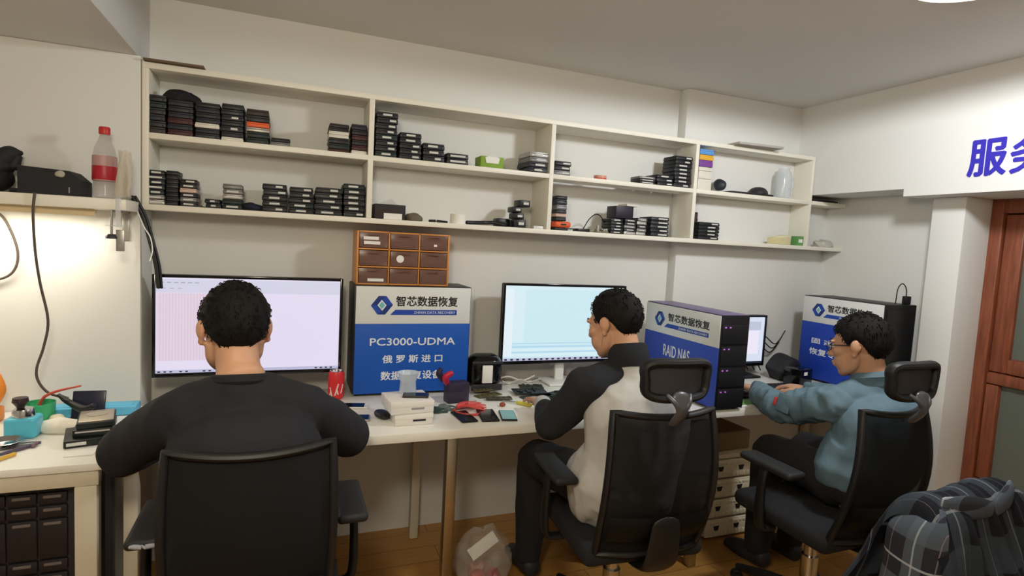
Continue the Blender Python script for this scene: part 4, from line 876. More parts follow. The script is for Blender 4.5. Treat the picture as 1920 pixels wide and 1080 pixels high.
# ------------------------------------------------------------------ office chairs
def chair(label, x, y, rz, headrest=True, arm_glint=False, recline=0, top=0, low=0):
    t = thing('office_chair', label, 'chair', (x, y, 0), rz)
    b = MB()
    b.box((0, -.01, .452), (.45, .45, .07), .03, seg=4); b.sph((0, .0, .48), (.20, .20, .022)); b.build('seat', M('seat_fabric', (28, 28, 31), .9, var=.2, bump=.3), t)
    MB().box((0, -.02, .405), (.26, .30, .03), .01).build('seat_mechanism', blk_m, t)
    MB().cyl((0, 0, .12), (0, 0, .39), .024).cyl((0, 0, .10), (0, 0, .27), .032).build('gas_column', chrome_m if headrest else blk_m, t)
    b = MB()
    for k in range(5):
        a = R(90+72*k+18); b.limb([(0, 0, .115), (.15*math.cos(a), .15*math.sin(a), .10), (.295*math.cos(a), .295*math.sin(a), .075)], [(.03, .022), (.024, .017), (.016, .013)], (0, 0, 1), seg=12)
    b.build('star_base', blk_m, t)
    for k in range(5):
        a = R(90+72*k+18); c = V((.295*math.cos(a), .295*math.sin(a), 0)); q = RZ(90+72*k+18+35)
        b = MB()
        for s in (-1, 1): b.cyl(c+q @ V((0, s*.010, .0275)), c+q @ V((0, s*.026, .0275)), .0265, seg=20)
        b.cyl(c+V((0, 0, .03)), c+V((0, 0, .075)), .008); b.box(c+V((0, 0, .045)), (.03, .018, .03), .006, q); b.build('caster', blk_m, t)
    MB().limb([(.10, -.06, .40), (.20, -.10, .392), (.27, -.12, .39)], [.006, .006, (.012, .006)], (0, 1, 0)).build('tilt_lever', blk_m, t)
    # curved back: frame rim, mesh panel, spine
    def back(u, v):                       # u -1..1 across, v 0..1 upwards
        w = .172+.010*math.sin(v*math.pi*.9)+.004*v-.006*(1-v)**3+top*v+low*(1-v)
        z = .47+v*.470; yb = -.235-.055*v-.035*math.sin(v*math.pi)+.02*v**3-recline*v
        return V((u*w, yb-.035*(1-u*u)+.012*(1-v), z+.012*v*v*u*u))
    prof = [(u/8, 0) for u in range(-8, 9)]+[(1, v/12) for v in range(1, 12)]+[(u/8, 1) for u in range(8, -9, -1)]+[(-1, v/12) for v in range(11, 0, -1)]
    rim = [back(*p) for p in prof]
    b = MB(); n = len(rim); rings = []
    for i, p in enumerate(rim):
        d = (rim[(i+1) % n]-rim[i-1]).normalized(); a = V((0, 1, 0)); a = (a-d*a.dot(d)).normalized(); c = d.cross(a)
        rings.append([b.bm.verts.new(p+a*.014*math.cos(k*math.pi/5)+c*.011*math.sin(k*math.pi/5)) for k in range(10)])
    for i in range(n):
        A, B = rings[i], rings[(i+1) % n]
        for k in range(10): b.bm.faces.new((A[k], A[(k+1) % 10], B[(k+1) % 10], B[k]))
    b._mark(); b.build('back_frame', chr_m, t)
    MB().sheet(lambda s_, q: back(s_*2-1, q), 17, 21, .003).build('mesh_back', mesh_m, t)
    b = MB(); b.sheet(lambda s_, q: back((s_*2-1)*.92, .12+.2*q)-V((0, .012+.014*math.sin(q*math.pi), 0)), 13, 8, .012); b.build('lumbar_support', chr_m, t)
    MB().limb([(0, -.10, .40), (0, -.24, .415), (0, -.315, .47), (0, -.335, .60)], [(.05, .012), (.045, .014), (.06, .014), (.05, .008)]).build('back_spine', chr_m, t)
    for s in (-1, 1):
        ar = MB(); ar.limb([(s*.20, .02, .405), (s*.255, .02, .41), (s*.272, .02, .46), (s*.270, .02, .60), (s*.258, .02, .652)], [(.022, .012), (.022, .012), (.024, .013), (.020, .012), (.020, .012)], (0, 1, 0))
        a_ = ar.build('arm_post', chr_m, t); b = MB(); b.box((s*.252, .0, .668), (.085, .25, .028), .013, seg=4); p_ = b.build('armrest_pad', M('arm_rubber', (34, 34, 36), .6, var=.1), t)
        if arm_glint and s < 0: MB().limb([(s*.252-.036, -.115, .668), (s*.252, -.130, .668), (s*.252+.03, -.120, .665)], [(.006, .006)]*3).build('painted_glint', M('painted_glint', (170, 172, 182), .4), p_)  # pale strip paints the light's glint on the left armrest pad
    if headrest:
        y0 = -.325-recline
        hd = MB(); N = 40; rings = []
        def hp(a):
            cx, sz = math.cos(a), math.sin(a); e = .5
            X_ = .106*math.copysign(abs(cx)**e, cx); Z_ = .056*math.copysign(abs(sz)**e, sz)
            return V((X_*(1+.12*(Z_ > 0)*abs(Z_)/.056), y0-.02+.9*X_*X_*2.2+.35*abs(Z_)*.2, 1.065+Z_+.10*(Z_ > 0)*X_*X_*4))
        pts = [hp(2*math.pi*i/N) for i in range(N)]
        for i, p in enumerate(pts):
            d = (pts[(i+1) % N]-pts[i-1]).normalized(); a = V((0, 1, 0)); a = (a-d*a.dot(d)).normalized(); c = d.cross(a)
            rings.append([hd.bm.verts.new(p+a*.020*math.cos(k*math.pi/5)+c*.014*math.sin(k*math.pi/5)) for k in range(10)])
        for i in range(N):
            A, B = rings[i], rings[(i+1) % N]
            for k in range(10): hd.bm.faces.new((A[k], A[(k+1) % 10], B[(k+1) % 10], B[k]))
        hd._mark(); h = hd.build('headrest', chr_m, t)
        MB().sheet(lambda s_, q: V(((s_*2-1)*.097, y0-.02+.9*((s_*2-1)*.097)**2*2.2+.004, 1.065+(q*2-1)*.047)), 13, 7, .004).build('headrest_mesh', M('headrest_weave', (84, 82, 86), .8, var=.3, scale=400, bump=.4, bscale=500), h)
        b = MB(); b.limb([(0, -.335-recline, .93), (0, y0-.045, .975), (0, y0-.035, 1.02)], [(.022, .010), (.020, .010), (.030, .010)])
        for s in (-1, 1): b.limb([(0, y0-.04, .965), (s*.022, y0-.045, 1.0), (s*.04, y0-.022, 1.022)], [.009, .008, .007])
        b.build('headrest_stem', M('stem_grey', (84, 84, 88), .35, .3), t)
    return t
chair('black mesh office chair without headrest behind person in black', .452, -.855, 0, headrest=False, arm_glint=True)
chair('black mesh office chair with headrest behind person in grey jacket', 1.672, -.805, -5, low=.022)
chair('black mesh office chair with headrest behind spectacled person', 2.507, -.955, 0, top=-.022, low=.03)

# ------------------------------------------------------------------ people
def fuse(name, b, voxel, mat, parent, smooth=4, wr=None, shift=(0, 0, 0)):
    """merge overlapping volumes into one continuous skin"""
    me0 = b.mesh('tmp', False); o = bpy.data.objects.new('tmp', me0); COL.objects.link(o)
    m = o.modifiers.new('r', 'REMESH'); m.mode = 'VOXEL'; m.voxel_size = voxel; m.use_smooth_shade = True
    s = o.modifiers.new('s', 'SMOOTH'); s.iterations = smooth; s.factor = .5
    me = bpy.data.meshes.new_from_object(o.evaluated_get(bpy.context.evaluated_depsgraph_get()))
    bpy.data.objects.remove(o); bpy.data.meshes.remove(me0)
    if wr:
        ns = [v.normal.copy() for v in me.vertices]
        for v, n in zip(me.vertices, ns): v.co += n*wr(v.co)
    me.name = name; me.transform(Matrix.Translation(-V(shift)))
    me.polygons.foreach_set('use_smooth', [True]*len(me.polygons)); me.materials.clear()
    return put(name, me, mat, parent)
def folds(amp, sx, sy, sz, seed=0):
    def f(c):
        p = V((c.x*sx+seed, c.y*sy, c.z*sz)); q = noise.noise(p+noise.noise_vector(p*.6)*.8)
        return amp*(1-abs(q)*2.2)*.6+amp*.4*noise.noise(p*2.3)
    return f
def head_frame(c, yaw, pitch=0, roll=0):
    return Matrix.Translation(c) @ (Matrix.Rotation(R(yaw), 4, 'Z') @ Matrix.Rotation(R(pitch), 4, 'X') @ Matrix.Rotation(R(roll), 4, 'Y'))
def add_head(b, F):
    def P(*c): return F @ V(c)
    q = F.to_3x3()
    def S(c, r, rot=None): b.sph(P(*c), r, q if rot is None else q @ rot, 20)
    S((0, -.012, .034), (.073, .092, .080)); S((0, .022, .012), (.066, .068, .072)); S((0, .024, -.034), (.061, .066, .078)); S((0, .060, -.095), (.026, .024, .021))
    for s in (-1, 1):
        b.limb([P(s*.054, -.006, -.030), P(s*.050, .010, -.066), P(s*.030, .045, -.088), P(0, .064, -.096)], [.018, .019, .021, .020], q @ V((0, 0, 1)), 14)
        S((s*.040, .056, -.014), (.027, .026, .024)); S((s*.030, .078, .026), (.026, .012, .010))
        S((s*.034, .046, -.050), (.028, .036, .042)); S((s*.012, .098, -.030), (.009, .010, .008))
        e = RZ(s*-22)
        S((s*.079, -.014, .004), (.008, .018, .028), e); S((s*.084, -.018, .008), (.006, .019, .024), e); S((s*.080, -.008, -.024), (.008, .010, .012), e)
    b.limb([P(0, .080, .022), P(0, .094, .0), P(0, .110, -.028)], [(.008, .010), (.010, .010), (.013, .011)], F.to_3x3() @ V((1, 0, 0)), 12)
    S((0, .094, -.056), (.023, .010, .0065)); S((0, .091, -.069), (.020, .010, .008)); S((0, .078, -.080), (.020, .010, .008))
def add_hand(b, wrist, d, up, side, curl=.5, spread=1.0, fist=False):
    """hand pointing along d with back of the hand towards up; side = +1 thumb on local +x"""
    wrist = V(wrist); d = V(d).normalized(); up = V(up); up = (up-d*up.dot(d)).normalized(); x = d.cross(up)
    def P(a, c, e): return wrist+x*a+d*c+up*e
    b.limb([P(0, -.03, 0), P(0, .0, 0), P(0, .045, .002), P(0, .084, 0)], [(.026, .019), (.028, .017), (.039, .015), (.038, .012)], x, 16)
    for i, (bx, L, sp) in enumerate(((-.0285*side, .062, -.16), (-.0095*side, .073, -.05), (.0095*side, .078, .03), (.028*side, .070, .12))):
        a = 0; p = P(bx, .080, 0); pts = [p]; sp *= spread*side
        for k, f in enumerate((.44, .32, .26)):
            a += (.35, .55, .45)[k]*curl*(1+.08*i); dd = d*math.cos(a)-up*math.sin(a)+x*sp
            p = p+dd.normalized()*L*f; pts.append(p)
        b.limb(pts, [.0088, .0084, .0078, .0066], x, 12, 3)
    b.limb([P(.022*side, .018, -.004), P(.044*side, .045, -.010), P(.056*side, .070, -.018), P(.060*side, .092, -.024)], [.012, .011, .0095, .0075], up, 12, 3)
def hair_mesh(F, parent, shift, seed, hl, thick=.018, tufts=420, back=-.078, flare=0):
    """cap of hair over the skull: hl(dir) gives 1 where hair grows"""
    b = MB(); c0 = V((0, -.012, .030)); rad = V((.076, .094, .084))
    bmesh.ops.create_uvsphere(b.bm, u_segments=84, v_segments=60, radius=1)
    pts = []
    for v in b.bm.verts:
        d = v.co.normalized(); s = V((d.x*rad.x, d.y*rad.y, d.z*rad.z)); p = c0+s
        g = hl(p)
        n = noise.noise(p*38+V((seed, 0, 0)))*.5+noise.noise(p*90+V((0, seed, 0)))*.3
        k = (.93-.06*(1-g)) if g < .02 else .95+.05*min(1, g*2)
        th_ = thick*(.42+.58*max(0, d.z)+.15*max(0, -d.y))
        q = c0+s*k+d*(th_*g*(1+.3*n) + (.0 if g > 0 else -.006))
        q.z += flare*max(0, q.z-.05)*g
        v.co = q
        if g > .15: pts.append((q, d, g))
    rnd = random.Random(seed)
    for _ in range(tufts):
        q, d, g = rnd.choice(pts)
        down = V((rnd.uniform(-.25, .25), -.15 if q.y < .02 else .55, -1.0)) if q.z < .095 else V((rnd.uniform(-.6, .6), rnd.uniform(-.9, .8), 0))
        t = (down-d*down.dot(d)).normalized(); L = rnd.uniform(.008, .018)*(.5+g*.6)*1.3; w = rnd.uniform(.0011, .0021)
        a = d.cross(t)*w; base = q-d*.003; tip = q+t*L+d*(rnd.uniform(-.004, .0015)-L*.12); mid = q+t*L*.5+d*.0012
        vs = [b.bm.verts.new(x) for x in (base+a, base-a, mid+a*.8, mid-a*.8, mid+d*.003, tip)]
        for f in ((0, 1, 3, 2), (2, 3, 5), (0, 2, 4), (1, 4, 3), (2, 5, 4), (3, 4, 5)): b.bm.faces.new([vs[i] for i in f])
    me = b.mesh('hair'); me.transform(Matrix.Translation(-V(shift)) @ F)
    return put('hair', me, hair_m, parent)
def sm(a, c, x):
    t = max(0, min(1, (x-a)/(c-a))); return t*t*(3-2*t)
def hairline(front=.066, side=.004, back=-.070, fringe=0):
    def f(p):
        # threshold height depends on how far forward the point lies; sideburn in front of the ear, clear around the ear
        if p.y > .045: th = front-fringe*abs(p.x)*2
        elif p.y > .008: th = side+(front-side)*sm(.015, .05, p.y)
        elif p.y > -.035: th = side+.020*(1-abs(p.y+.012)/.03)
        else: th = side+(back-side)*sm(-.030, -.062, p.y) if p.y > -.075 else back
        if p.y <= -.035: th = side+(back-side)*sm(0, 1, (-.035-p.y)/.034)
        return sm(th, th+.030, p.z)
    return f
def limb2(b, P, rad, ref=(1, 0, 0)): b.limb(P, rad, ref, 22, 6)

def person(label, loc, F, pelvis, chest, neck, shl, shr, arms, legs, hair, hb=.0, hands=(.5, .5)):
    """arms: (elbow, wrist, hand direction) for left and right; legs: (hip, knee, ankle, toe)"""
    t = thing('person', label, 'person', loc)
    b = MB()
    nk = F @ V((0, -.020, -.055)); add_head(b, F)
    limb2(b, [nk+(F.to_3x3() @ V((0, 0, .03))), nk*.5+V(neck)*.5, V(neck)], [(.054, .058), (.053, .056), (.062, .062)])
    limb2(b, [pelvis, chest, V(neck)-V((0, 0, .05))], [(.125, .075), (.115, .07), (.06, .04)])
    for sd, S_, (el, wr, hd, upv) in ((-1, shl, arms[0]), (1, shr, arms[1])):
        limb2(b, [V(neck)-V((0, 0, .075)), S_-V((0, 0, .01))], [.036, .038]); limb2(b, [S_, el], [.042, .034]); limb2(b, [el, V(el)*.5+V(wr)*.5, wr], [.034, .035, (.027, .022)])
        add_hand(b, wr, hd, upv, -sd, hands[0 if sd < 0 else 1])
    for hip, knee, ankle, toe in legs:
        limb2(b, [hip, knee], [.07, .052]); limb2(b, [knee, V(knee)*.6+V(ankle)*.4, ankle], [.05, .05, .030]); limb2(b, [ankle, V(ankle)*.3+V(toe)*.7-V((0, 0, .012))], [.028, .016])
    fuse('body', b, .0040, skin_m, t, 7, shift=loc)
    hair_mesh(F, t, loc, *hair)
    eb = MB()
    for s in (-1, 1): eb.sph(F @ V((s*.030, .076, .006)), .0118)
    eb.build('eyes', M('eye_white', (226, 222, 214), .25), t, shift=loc)
    ib = MB()
    for s in (-1, 1): ib.sph(F @ V((s*.030, .0845, .006)), .0048)
    ib.build('irises', M('iris_dark', (34, 24, 20), .2), t, shift=loc)
    br = MB()
    for s in (-1, 1): br.limb([F @ V((s*.014, .0925, .030)), F @ V((s*.030, .091, .034)), F @ V((s*.046, .078, .030))], [(.004, .003)]*3, F.to_3x3() @ V((0, 0, 1)), 8)
    br.build('eyebrows', hair_m, t, shift=loc)
    return t
def garment_torso(b, pelvis, waist, chest, neck, shl, shr, k=1, nr=.062, sh=(.058, .060, .064)):
    pelvis, waist, chest, neck = V(pelvis), V(waist), V(chest), V(neck)
    ax = (V(shr)-V(shl)).normalized()
    hi = (V(shl)+V(shr))/2
    limb2(b, [pelvis, waist, chest, hi-V((0, 0, .02)), neck-V((0, 0, .012))], [(.172*k, .122*k), (.165*k, .122*k), (.182*k, .125*k), (.155*k, .088*k), (nr, nr)], ax)
    for s in (shl, shr): limb2(b, [neck-V((0, 0, .035)), neck*.45+V(s)*.55-V((0, 0, .008)), s], list(sh), (0, 0, 1))
def trousers(t, loc, legs, pelvis, mat, r=1):
    b = MB()
    limb2(b, [V(pelvis)+V((0, 0, .05)), V(pelvis)+V((0, 0, .16))], [(.172, .13), (.162, .12)])
    for hip, knee, ankle, toe in legs:
        limb2(b, [hip, V(hip)*.5+V(knee)*.5, knee], [.094*r, .086*r, .072*r]); limb2(b, [knee, V(knee)*.5+V(ankle)*.5, V(ankle)+V((0, 0, .02))], [.072*r, .068*r, .056*r])
    fuse('trousers', b, .009, mat, t, 3, folds(.006, 9, 9, 5, 3), loc)
    for hip, knee, ankle, toe in legs:
        b = MB(); a, tt = V(ankle), V(toe); f = (tt-a).normalized(); f.z = 0
        limb2(b, [a-f*.04+V((0, 0, -.015)), a*.5+tt*.5+V((0, 0, -.012)), tt+V((0, 0, -.005))], [(.042, .045), (.046, .040), (.04, .026)]); b.sph(a+V((0, 0, .02)), (.045, .05, .05))
        fuse('shoe', b, .006, M('shoe_dark', (40, 40, 44), .6), t, 2, shift=loc)

# person in black, seen from behind, at the lavender monitor
loc = (.43, -1.0, 0)
F = head_frame((.392, -.885, 1.187), 11, -8)
pel, wa, ch, nk = (.445, -1.0, .57), (.445, -1.035, .70), (.43, -1.03, .88), (.412, -.955, 1.072)
sl, sr = V((.275, -.96, .985)), V((.560, -.96, .990))
aL = ((.108, -.76, .832), (.225, -.48, .800), (.35, 1, -.05), (0, 0, 1)); aR = ((.705, -.77, .838), (.655, -.50, .802), (-.10, 1, -.05), (0, 0, 1))
legs = (((.355, -.98, .600), (.30, -.56, .575), (.29, -.42, .08), (.28, -.26, .045)), ((.535, -.98, .600), (.60, -.56, .575), (.62, -.42, .08), (.64, -.26, .045)))
p1 = person('person in black sweatshirt seated with back turned before the lavender monitor', loc, F, pel, ch, nk, sl, sr, (aL, aR), legs, (11, hairline(.066, .0, -.066), .017, 420))
b = MB(); garment_torso(b, pel, wa, ch, nk, sl, sr, 1.02, .070)
for S_, (el, wr, hd, _) in ((sl, aL), (sr, aR)):
    el = V(el); wr = V(wr); S_ = V(S_)
    limb2(b, [S_, S_*.5+el*.5+V((0, 0, .004)), el], [.066, .066, .062]); limb2(b, [el, el*.5+wr*.5, el*.12+wr*.88], [.066, .060, .046])
fuse('sweatshirt', b, .008, M('black_sweat', (30, 31, 37), .9, var=.15, scale=60, bump=.25, bscale=400), p1, 5, folds(.007, 8, 8, 5, 1), loc)
b = MB(); b.lathe([(.062, -.012), (.069, -.004), (.068, .010), (.060, .014), (.058, .0), (.062, -.012)], nk, 32, RX(-12)); b.build('collar', MATS['black_sweat'], p1, shift=loc)
trousers(p1, loc, legs, pel, M('trouser_black', (26, 26, 30), .9, var=.15))

# person in the grey raglan jacket
loc = (1.68, -.86, 0)
F = head_frame((1.622, -.790, 1.184), 24, -14)
pel, wa, ch, nk = (1.665, -.86, .56), (1.665, -.895, .70), (1.675, -.895, .89), (1.655, -.848, 1.072)
sl, sr = V((1.512, -.835, .985)), V((1.842, -.865, .990))
aL = ((1.418, -.735, .806), (1.502, -.480, .815), (.10, 1, -.10), (.1, 0, 1)); aR = ((1.965, -.72, .83), (1.90, -.48, .818), (-.30, 1, -.03), (0, 0, 1))
legs = (((1.58, -.84, .600), (1.50, -.44, .575), (1.53, -.36, .08), (1.52, -.20, .045)), ((1.76, -.84, .600), (1.85, -.42, .575), (1.88, -.34, .08), (1.90, -.18, .045)))
p2 = person('person in grey jacket with black sleeves seated before the cyan monitor', loc, F, pel, ch, nk, sl, sr, (aL, aR), legs, (23, hairline(.060, .0, -.076), .014, 420))
b = MB(); garment_torso(b, pel, wa, ch, nk, V(sl)+V((.05, 0, -.03)), V(sr)+V((-.05, 0, -.03)), 1.04, .062, (.046, .046, .046))
b2 = b; limb2(b, [V(pel)+V((-.02, -.01, .04)), V(pel)+V((0, 0, .14))], [(.195, .15), (.182, .14)])
limb2(b, [V(pel)+V((-.13, .08, .09)), V(pel)+V((-.15, .0, .03))], [(.05, .10), (.045, .12)])
fuse('jacket_body', b, .008, M('grey_fleece', (190, 188, 185), .95, var=.06, scale=50, bump=.25, bscale=400), p2, 5, folds(.014, 10, 10, 3.5, 5), loc)
for nm, S_, (el, wr, hd, _), s in (('left_sleeve', sl, aL, -1), ('right_sleeve', sr, aR, 1)):
    b = MB(); el = V(el); wr = V(wr); S_ = V(S_)
    limb2(b, [V(nk)+V((s*.030, .004, -.006)), V(nk)*.62+S_*.38+V((0, .004, -.014)), S_+V((s*.004, .006, -.012))], [(.030, .030), (.058, .048), (.076, .068)], (0, 1, 0))
    limb2(b, [S_+V((s*.004, .006, -.006)), S_*.5+el*.5, el], [.075, .064, .054]); limb2(b, [el, el*.5+wr*.5, el*.3+wr*.7], [.054, .047, .040])
    fuse('sleeve', b, .007, M('black_fleece', (30, 32, 37), .92, var=.12, scale=60, bump=.2, bscale=400), p2, 4, folds(.006, 9, 9, 6, 8+s), loc)
    b = MB(); limb2(b, [el*.34+wr*.66, wr*1.0+V(hd).normalized()*.006], [(.042, .038), (.036, .031)]); b.build('cuff', MATS['grey_fleece'], p2, shift=loc)
b = MB(); b.lathe([(.066, -.035), (.074, -.010), (.070, .030), (.066, .046), (.060, .046), (.062, .0), (.060, -.035)], V(nk)+V((0, .004, .004)), 32, RX(-16)); b.build('collar', MATS['black_fleece'], p2, shift=loc)
trousers(p2, loc, legs, pel, M('trouser_charcoal', (32, 31, 35), .9, var=.15))

# person with glasses in the denim shirt
loc = (2.62, -1.06, 0)
F = head_frame((2.592, -1.012, 1.128), 18, -9)
pel, wa, ch, nk = (2.60, -1.06, .56), (2.61, -1.10, .68), (2.63, -1.10, .84), (2.632, -1.055, 1.012)
sl, sr = V((2.492, -1.005, .905)), V((2.79, -1.075, .905))
aL = ((2.505, -.735, .812), (2.632, -.475, .815), (.28, 1, -.02), (0, 0, 1)); aR = ((2.90, -.80, .82), (2.90, -.52, .815), (-.05, 1, -.02), (0, 0, 1))
legs = (((2.53, -1.03, .600), (2.600, -.62, .578), (2.60, -.60, .08), (2.59, -.44, .045)), ((2.69, -1.04, .600), (2.80, -.64, .578), (2.80, -.60, .08), (2.81, -.44, .045)))
p3 = person('spectacled person in blue denim shirt seated sideways near the corner tower', loc, F, pel, ch, nk, sl, sr, (aL, aR), legs, (37, hairline(.050, .004, -.070), .018, 600))
b = MB(); garment_torso(b, V(pel)+V((0, 0, .06)), wa, ch, nk, sl, sr, .98, .066, (.052, .054, .056))
limb2(b, [V(pel)+V((-.01, 0, .09)), V(pel)+V((0, 0, .16))], [(.180, .135), (.170, .13)])
denim_m = M('denim_shirt', (94, 118, 131), .85, var=.10, scale=40, bump=.2, bscale=500)
fuse('shirt', b, .008, denim_m, p3, 4, folds(.015, 9, 9, 6, 11), loc)
for S_, (el, wr, hd, _), s in ((sl, aL, -1), (sr, aR, 1)):
    b = MB(); el = V(el); wr = V(wr)
    limb2(b, [V(nk)*.35+S_*.65+V((0, 0, -.015)), S_, S_*.5+el*.5, el], [.052, .064, .064, .056]); limb2(b, [el, el*.5+wr*.5, el*.12+wr*.88], [.056, .052, .042])
    sv = fuse('sleeve', b, .007, denim_m, p3, 4, folds(.019, 14, 14, 9, 15+s), loc)
    if s < 0:
        m_ = S_*.35+el*.65
        out = V((-1, .12, .25)).normalized()
        MB().box(m_+out*.066-V(loc), (.075, .006, .075), .004, out.to_track_quat('-Y', 'Z').to_matrix()).build('sleeve_pocket', denim_m, sv)
        MB().box(S_*.18+el*.82+out*.061+V((0, .005, .012))-V(loc), (.016, .006, .034), .002, out.to_track_quat('-Y', 'Z').to_matrix()).build('red_tag', M('red_tag', (206, 64, 60), .6), sv)
b = MB(); b.lathe([(.066, -.03), (.073, -.008), (.080, .004), (.074, .022), (.064, .026), (.060, .0), (.060, -.03)], V(nk)+V((0, .004, .0)), 32, RX(-16)); b.build('collar', denim_m, p3, shift=loc)
b = MB(); b.limb([V(sl)+V((.045, .07, .035)), V(sl)+V((.035, .015, .062)), V(sl)+V((.035, -.045, .045)), V(sl)+V((.045, -.075, -.01)), V(sl)+V((.055, -.085, -.08))], [(.004, .010)]*5, (0, 0, 1), 10); b.build('black_strap', blk_m, p3, shift=loc)
g = MB(); q3 = F.to_3x3()
for s in (-1, 1):
    pts = [F @ V((s*.031+.023*math.cos(a), .102-.004*abs(math.cos(a)), .006+.018*math.sin(a))) for a in [2*math.pi*i/16 for i in range(17)]]
    g.limb(pts, [.0016]*17, (0, 1, 0), 6, 2, False)
    g.limb([F @ V((s*.054, .100, .010)), F @ V((s*.076, .075, .012)), F @ V((s*.082, .0, .012)), F @ V((s*.080, -.02, .002))], [.0022]*4, (0, 0, 1), 8, 4)
g.limb([F @ V((-.009, .101, .010)), F @ V((0, .106, .012)), F @ V((.009, .101, .010))], [.0016]*3, (0, 0, 1), 6, 3)
g.build('glasses', M('dark_frame', (30, 30, 38), .3), p3, shift=loc)
trousers(p3, loc, legs, pel, M('trouser_dark', (34, 31, 34), .9, var=.15))

# ------------------------------------------------------------------ chair with the plaid coat, rubbish bag
def plaid():
    m = bpy.data.materials.new('plaid_wool'); m.use_nodes = True; nt = m.node_tree; b = nt.nodes['Principled BSDF']; b.inputs['Roughness'].default_value = .95
    tc = nt.nodes.new('ShaderNodeTexCoord'); sp = nt.nodes.new('ShaderNodeSeparateXYZ'); nt.links.new(tc.outputs['UV'], sp.inputs[0])
    def band(axis, freq, lo, hi, off=0):
        a = nt.nodes.new('ShaderNodeMath'); a.operation = 'MULTIPLY_ADD'; a.inputs[1].default_value = freq; a.inputs[2].default_value = off; nt.links.new(sp.outputs[axis], a.inputs[0])
        f = nt.nodes.new('ShaderNodeMath'); f.operation = 'FRACT'; nt.links.new(a.outputs[0], f.inputs[0])
        g = nt.nodes.new('ShaderNodeMath'); g.operation = 'GREATER_THAN'; g.inputs[1].default_value = lo; nt.links.new(f.outputs[0], g.inputs[0])
        h = nt.nodes.new('ShaderNodeMath'); h.operation = 'LESS_THAN'; h.inputs[1].default_value = hi; nt.links.new(f.outputs[0], h.inputs[0])
        k = nt.nodes.new('ShaderNodeMath'); k.operation = 'MULTIPLY'; nt.links.new(g.outputs[0], k.inputs[0]); nt.links.new(h.outputs[0], k.inputs[1]); return k
    cur = None; base = (*lin((27, 28, 38)), 1)
    for axis, fr, lo, hi, rgb, fac in (('X', 4, .1, .5, (80, 90, 102), .6), ('Y', 5, .1, .45, (80, 90, 102), .6), ('X', 4, .28, .32, (150, 156, 164), .7), ('Y', 5, .70, .735, (164, 166, 172), .75), ('X', 4, .75, .77, (130, 116, 128), .6)):
        k = band(axis, fr, lo, hi); s = nt.nodes.new('ShaderNodeMath'); s.operation = 'MULTIPLY'; s.inputs[1].default_value = fac; nt.links.new(k.outputs[0], s.inputs[0])
        x = nt.nodes.new('ShaderNodeMix'); x.data_type = 'RGBA'; nt.links.new(s.outputs[0], x.inputs['Factor']); x.inputs['B'].default_value = (*lin(rgb), 1)
        if cur is None: x.inputs['A'].default_value = base
        else: nt.links.new(cur, x.inputs['A'])
        cur = x.outputs['Result']
    nt.links.new(cur, b.inputs['Base Color'])
    n = nt.nodes.new('ShaderNodeTexNoise'); n.inputs['Scale'].default_value = 400; nt.links.new(tc.outputs['Object'], n.inputs['Vector']); bp = nt.nodes.new('ShaderNodeBump'); bp.inputs['Strength'].default_value = .4; bp.inputs['Distance'].default_value = .003
    nt.links.new(n.outputs['Fac'], bp.inputs['Height']); nt.links.new(bp.outputs['Normal'], b.inputs['Normal'])
    return m
cc = chair('black mesh office chair mostly hidden beneath the plaid coat', 2.225, -1.895, 184, headrest=False); cc.scale = (.92, .92, .90)
def drape(s_, q):
    """coat hung over a chair back: q 0..1 from the hem in front over the ridge to the hem behind"""
    w = .228+.16*abs(q-.5)*2
    u = (s_*2-1)
    a = (q-.5)*2
    ridge = 1.0-.05*abs(u)**12+.012*noise.noise(V((u*4, q*5, 1)))
    z = ridge-.66*(math.sqrt(a*a+.010)-.10)
    yy = .058*math.tanh(a*9)+.13*a+.05*a*abs(a)
    f = .045*noise.noise(V((u*2.6+1.3*a, a*1.4, 4)))+.012*noise.noise(V((u*8, a*2, 9)))
    return V((u*w+.012*math.sin(q*14), yy+f*max(-1, min(1, a*3)), z))
b = MB(); nu, nv = 60, 90
uvl = b.bm.loops.layers.uv.new('UVMap')
g = [[b.bm.verts.new(drape(i/(nu-1), j/(nv-1))) for j in range(nv)] for i in range(nu)]
for i in range(nu-1):
    for j in range(nv-1):
        f = b.bm.faces.new((g[i][j], g[i+1][j], g[i+1][j+1], g[i][j+1]))
        for l, (a_, c_) in zip(f.loops, ((i, j), (i+1, j), (i+1, j+1), (i, j+1))): l[uvl].uv = (a_/(nu-1), c_/(nv-1))
bmesh.ops.solidify(b.bm, geom=b.bm.faces[:], thickness=.012)
n0 = len(b.bm.faces)
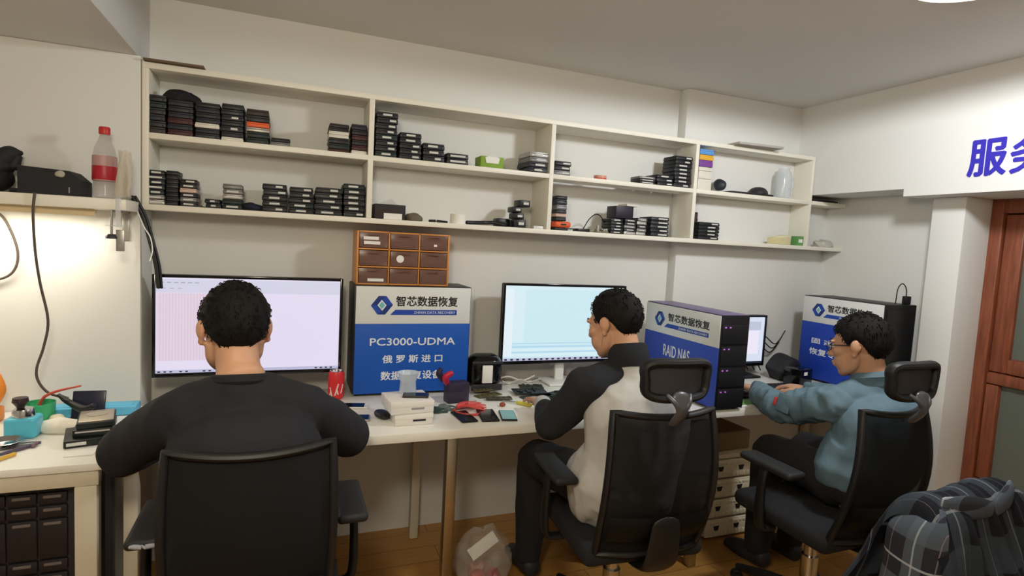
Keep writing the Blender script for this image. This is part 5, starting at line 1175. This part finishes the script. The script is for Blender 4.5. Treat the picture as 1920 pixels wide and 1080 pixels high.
for s in (-1, 1):                    # empty sleeves hanging from the shoulders
    b.limb([(s*.20, .01, .955), (s*.245, .02, .90), (s*.275, .03, .74), (s*.290, .05, .56), (s*.285, .06, .42)], [(.02, .05), (.028, .075), (.034, .080), (.034, .070), (.03, .055)], (1, 0, 0), seg=20)
for s in (-1, 1): b.limb([(s*.02, .07, .965), (s*.09, .062, .975), (s*.17, .035, .985)], [(.012, .026), (.015, .034), (.010, .024)], (0, 1, 0), seg=14)
b.bm.faces.ensure_lookup_table()
for f in b.bm.faces[n0:]:
    for l in f.loops: l[uvl].uv = (l.vert.co.y*2.2+.5, l.vert.co.z*1.3+l.vert.co.x*.2)
for v in b.bm.verts: v.co += noise.noise_vector(v.co*9)*.008
coat = single('plaid_coat', b, plaid(), 'dark blue grey plaid coat draped over the chair back', 'coat', (2.205, -1.634, -.020), 184); coat.scale = (.92, .92, .90)
p = V((1.315, -.37, 0))
b = MB(); b.sph((0, 0, .11), (.125, .11, .115), seg=40)
for v in b.bm.verts:
    n = noise.noise_vector(v.co*22); v.co += n*.020+noise.noise_vector(v.co*60)*.006
    if v.co.z > .15: v.co.x *= 1-.9*(v.co.z-.15); v.co += V((0, 0, (v.co.z-.15)*.5))
    v.co.z = max(v.co.z, .002)
single('rubbish_bag', b, film_m, 'crumpled clear plastic rubbish bag on the floor beside the desk leg', 'bag', p)
for k, (x, y, z, r, c, lb) in enumerate(((-.035, -.025, .045, (.042, .034, .038), (192, 66, 46), 'orange red wrapper at the bottom of the clear rubbish bag'), (.045, -.02, .045, (.036, .032, .036), (164, 40, 52), 'dark red wrapper in the clear rubbish bag'),
                                         (0, .035, .052, (.05, .025, .042), (178, 120, 96), 'pale brown tissue at the back of the clear rubbish bag'))):
    bb = blob((k, 2, 1), r, .018, 26, 24, flat=-r[2]+.004); single('food_wrapper', bb, M(f'wrapper{k}', c, .4, var=.2, scale=40), lb, 'wrapper', p+V((x, y, z+.002)))
single('paper_sheet', MB().box((0, 0, 0), (.13, .002, .05), .0005), paper_m, 'folded white paper sheet sticking out of the rubbish bag', 'paper', p+V((-.015, -.04, .20)))
bpy.data.objects['paper_sheet'].rotation_euler = (R(-25), R(-28), R(8))
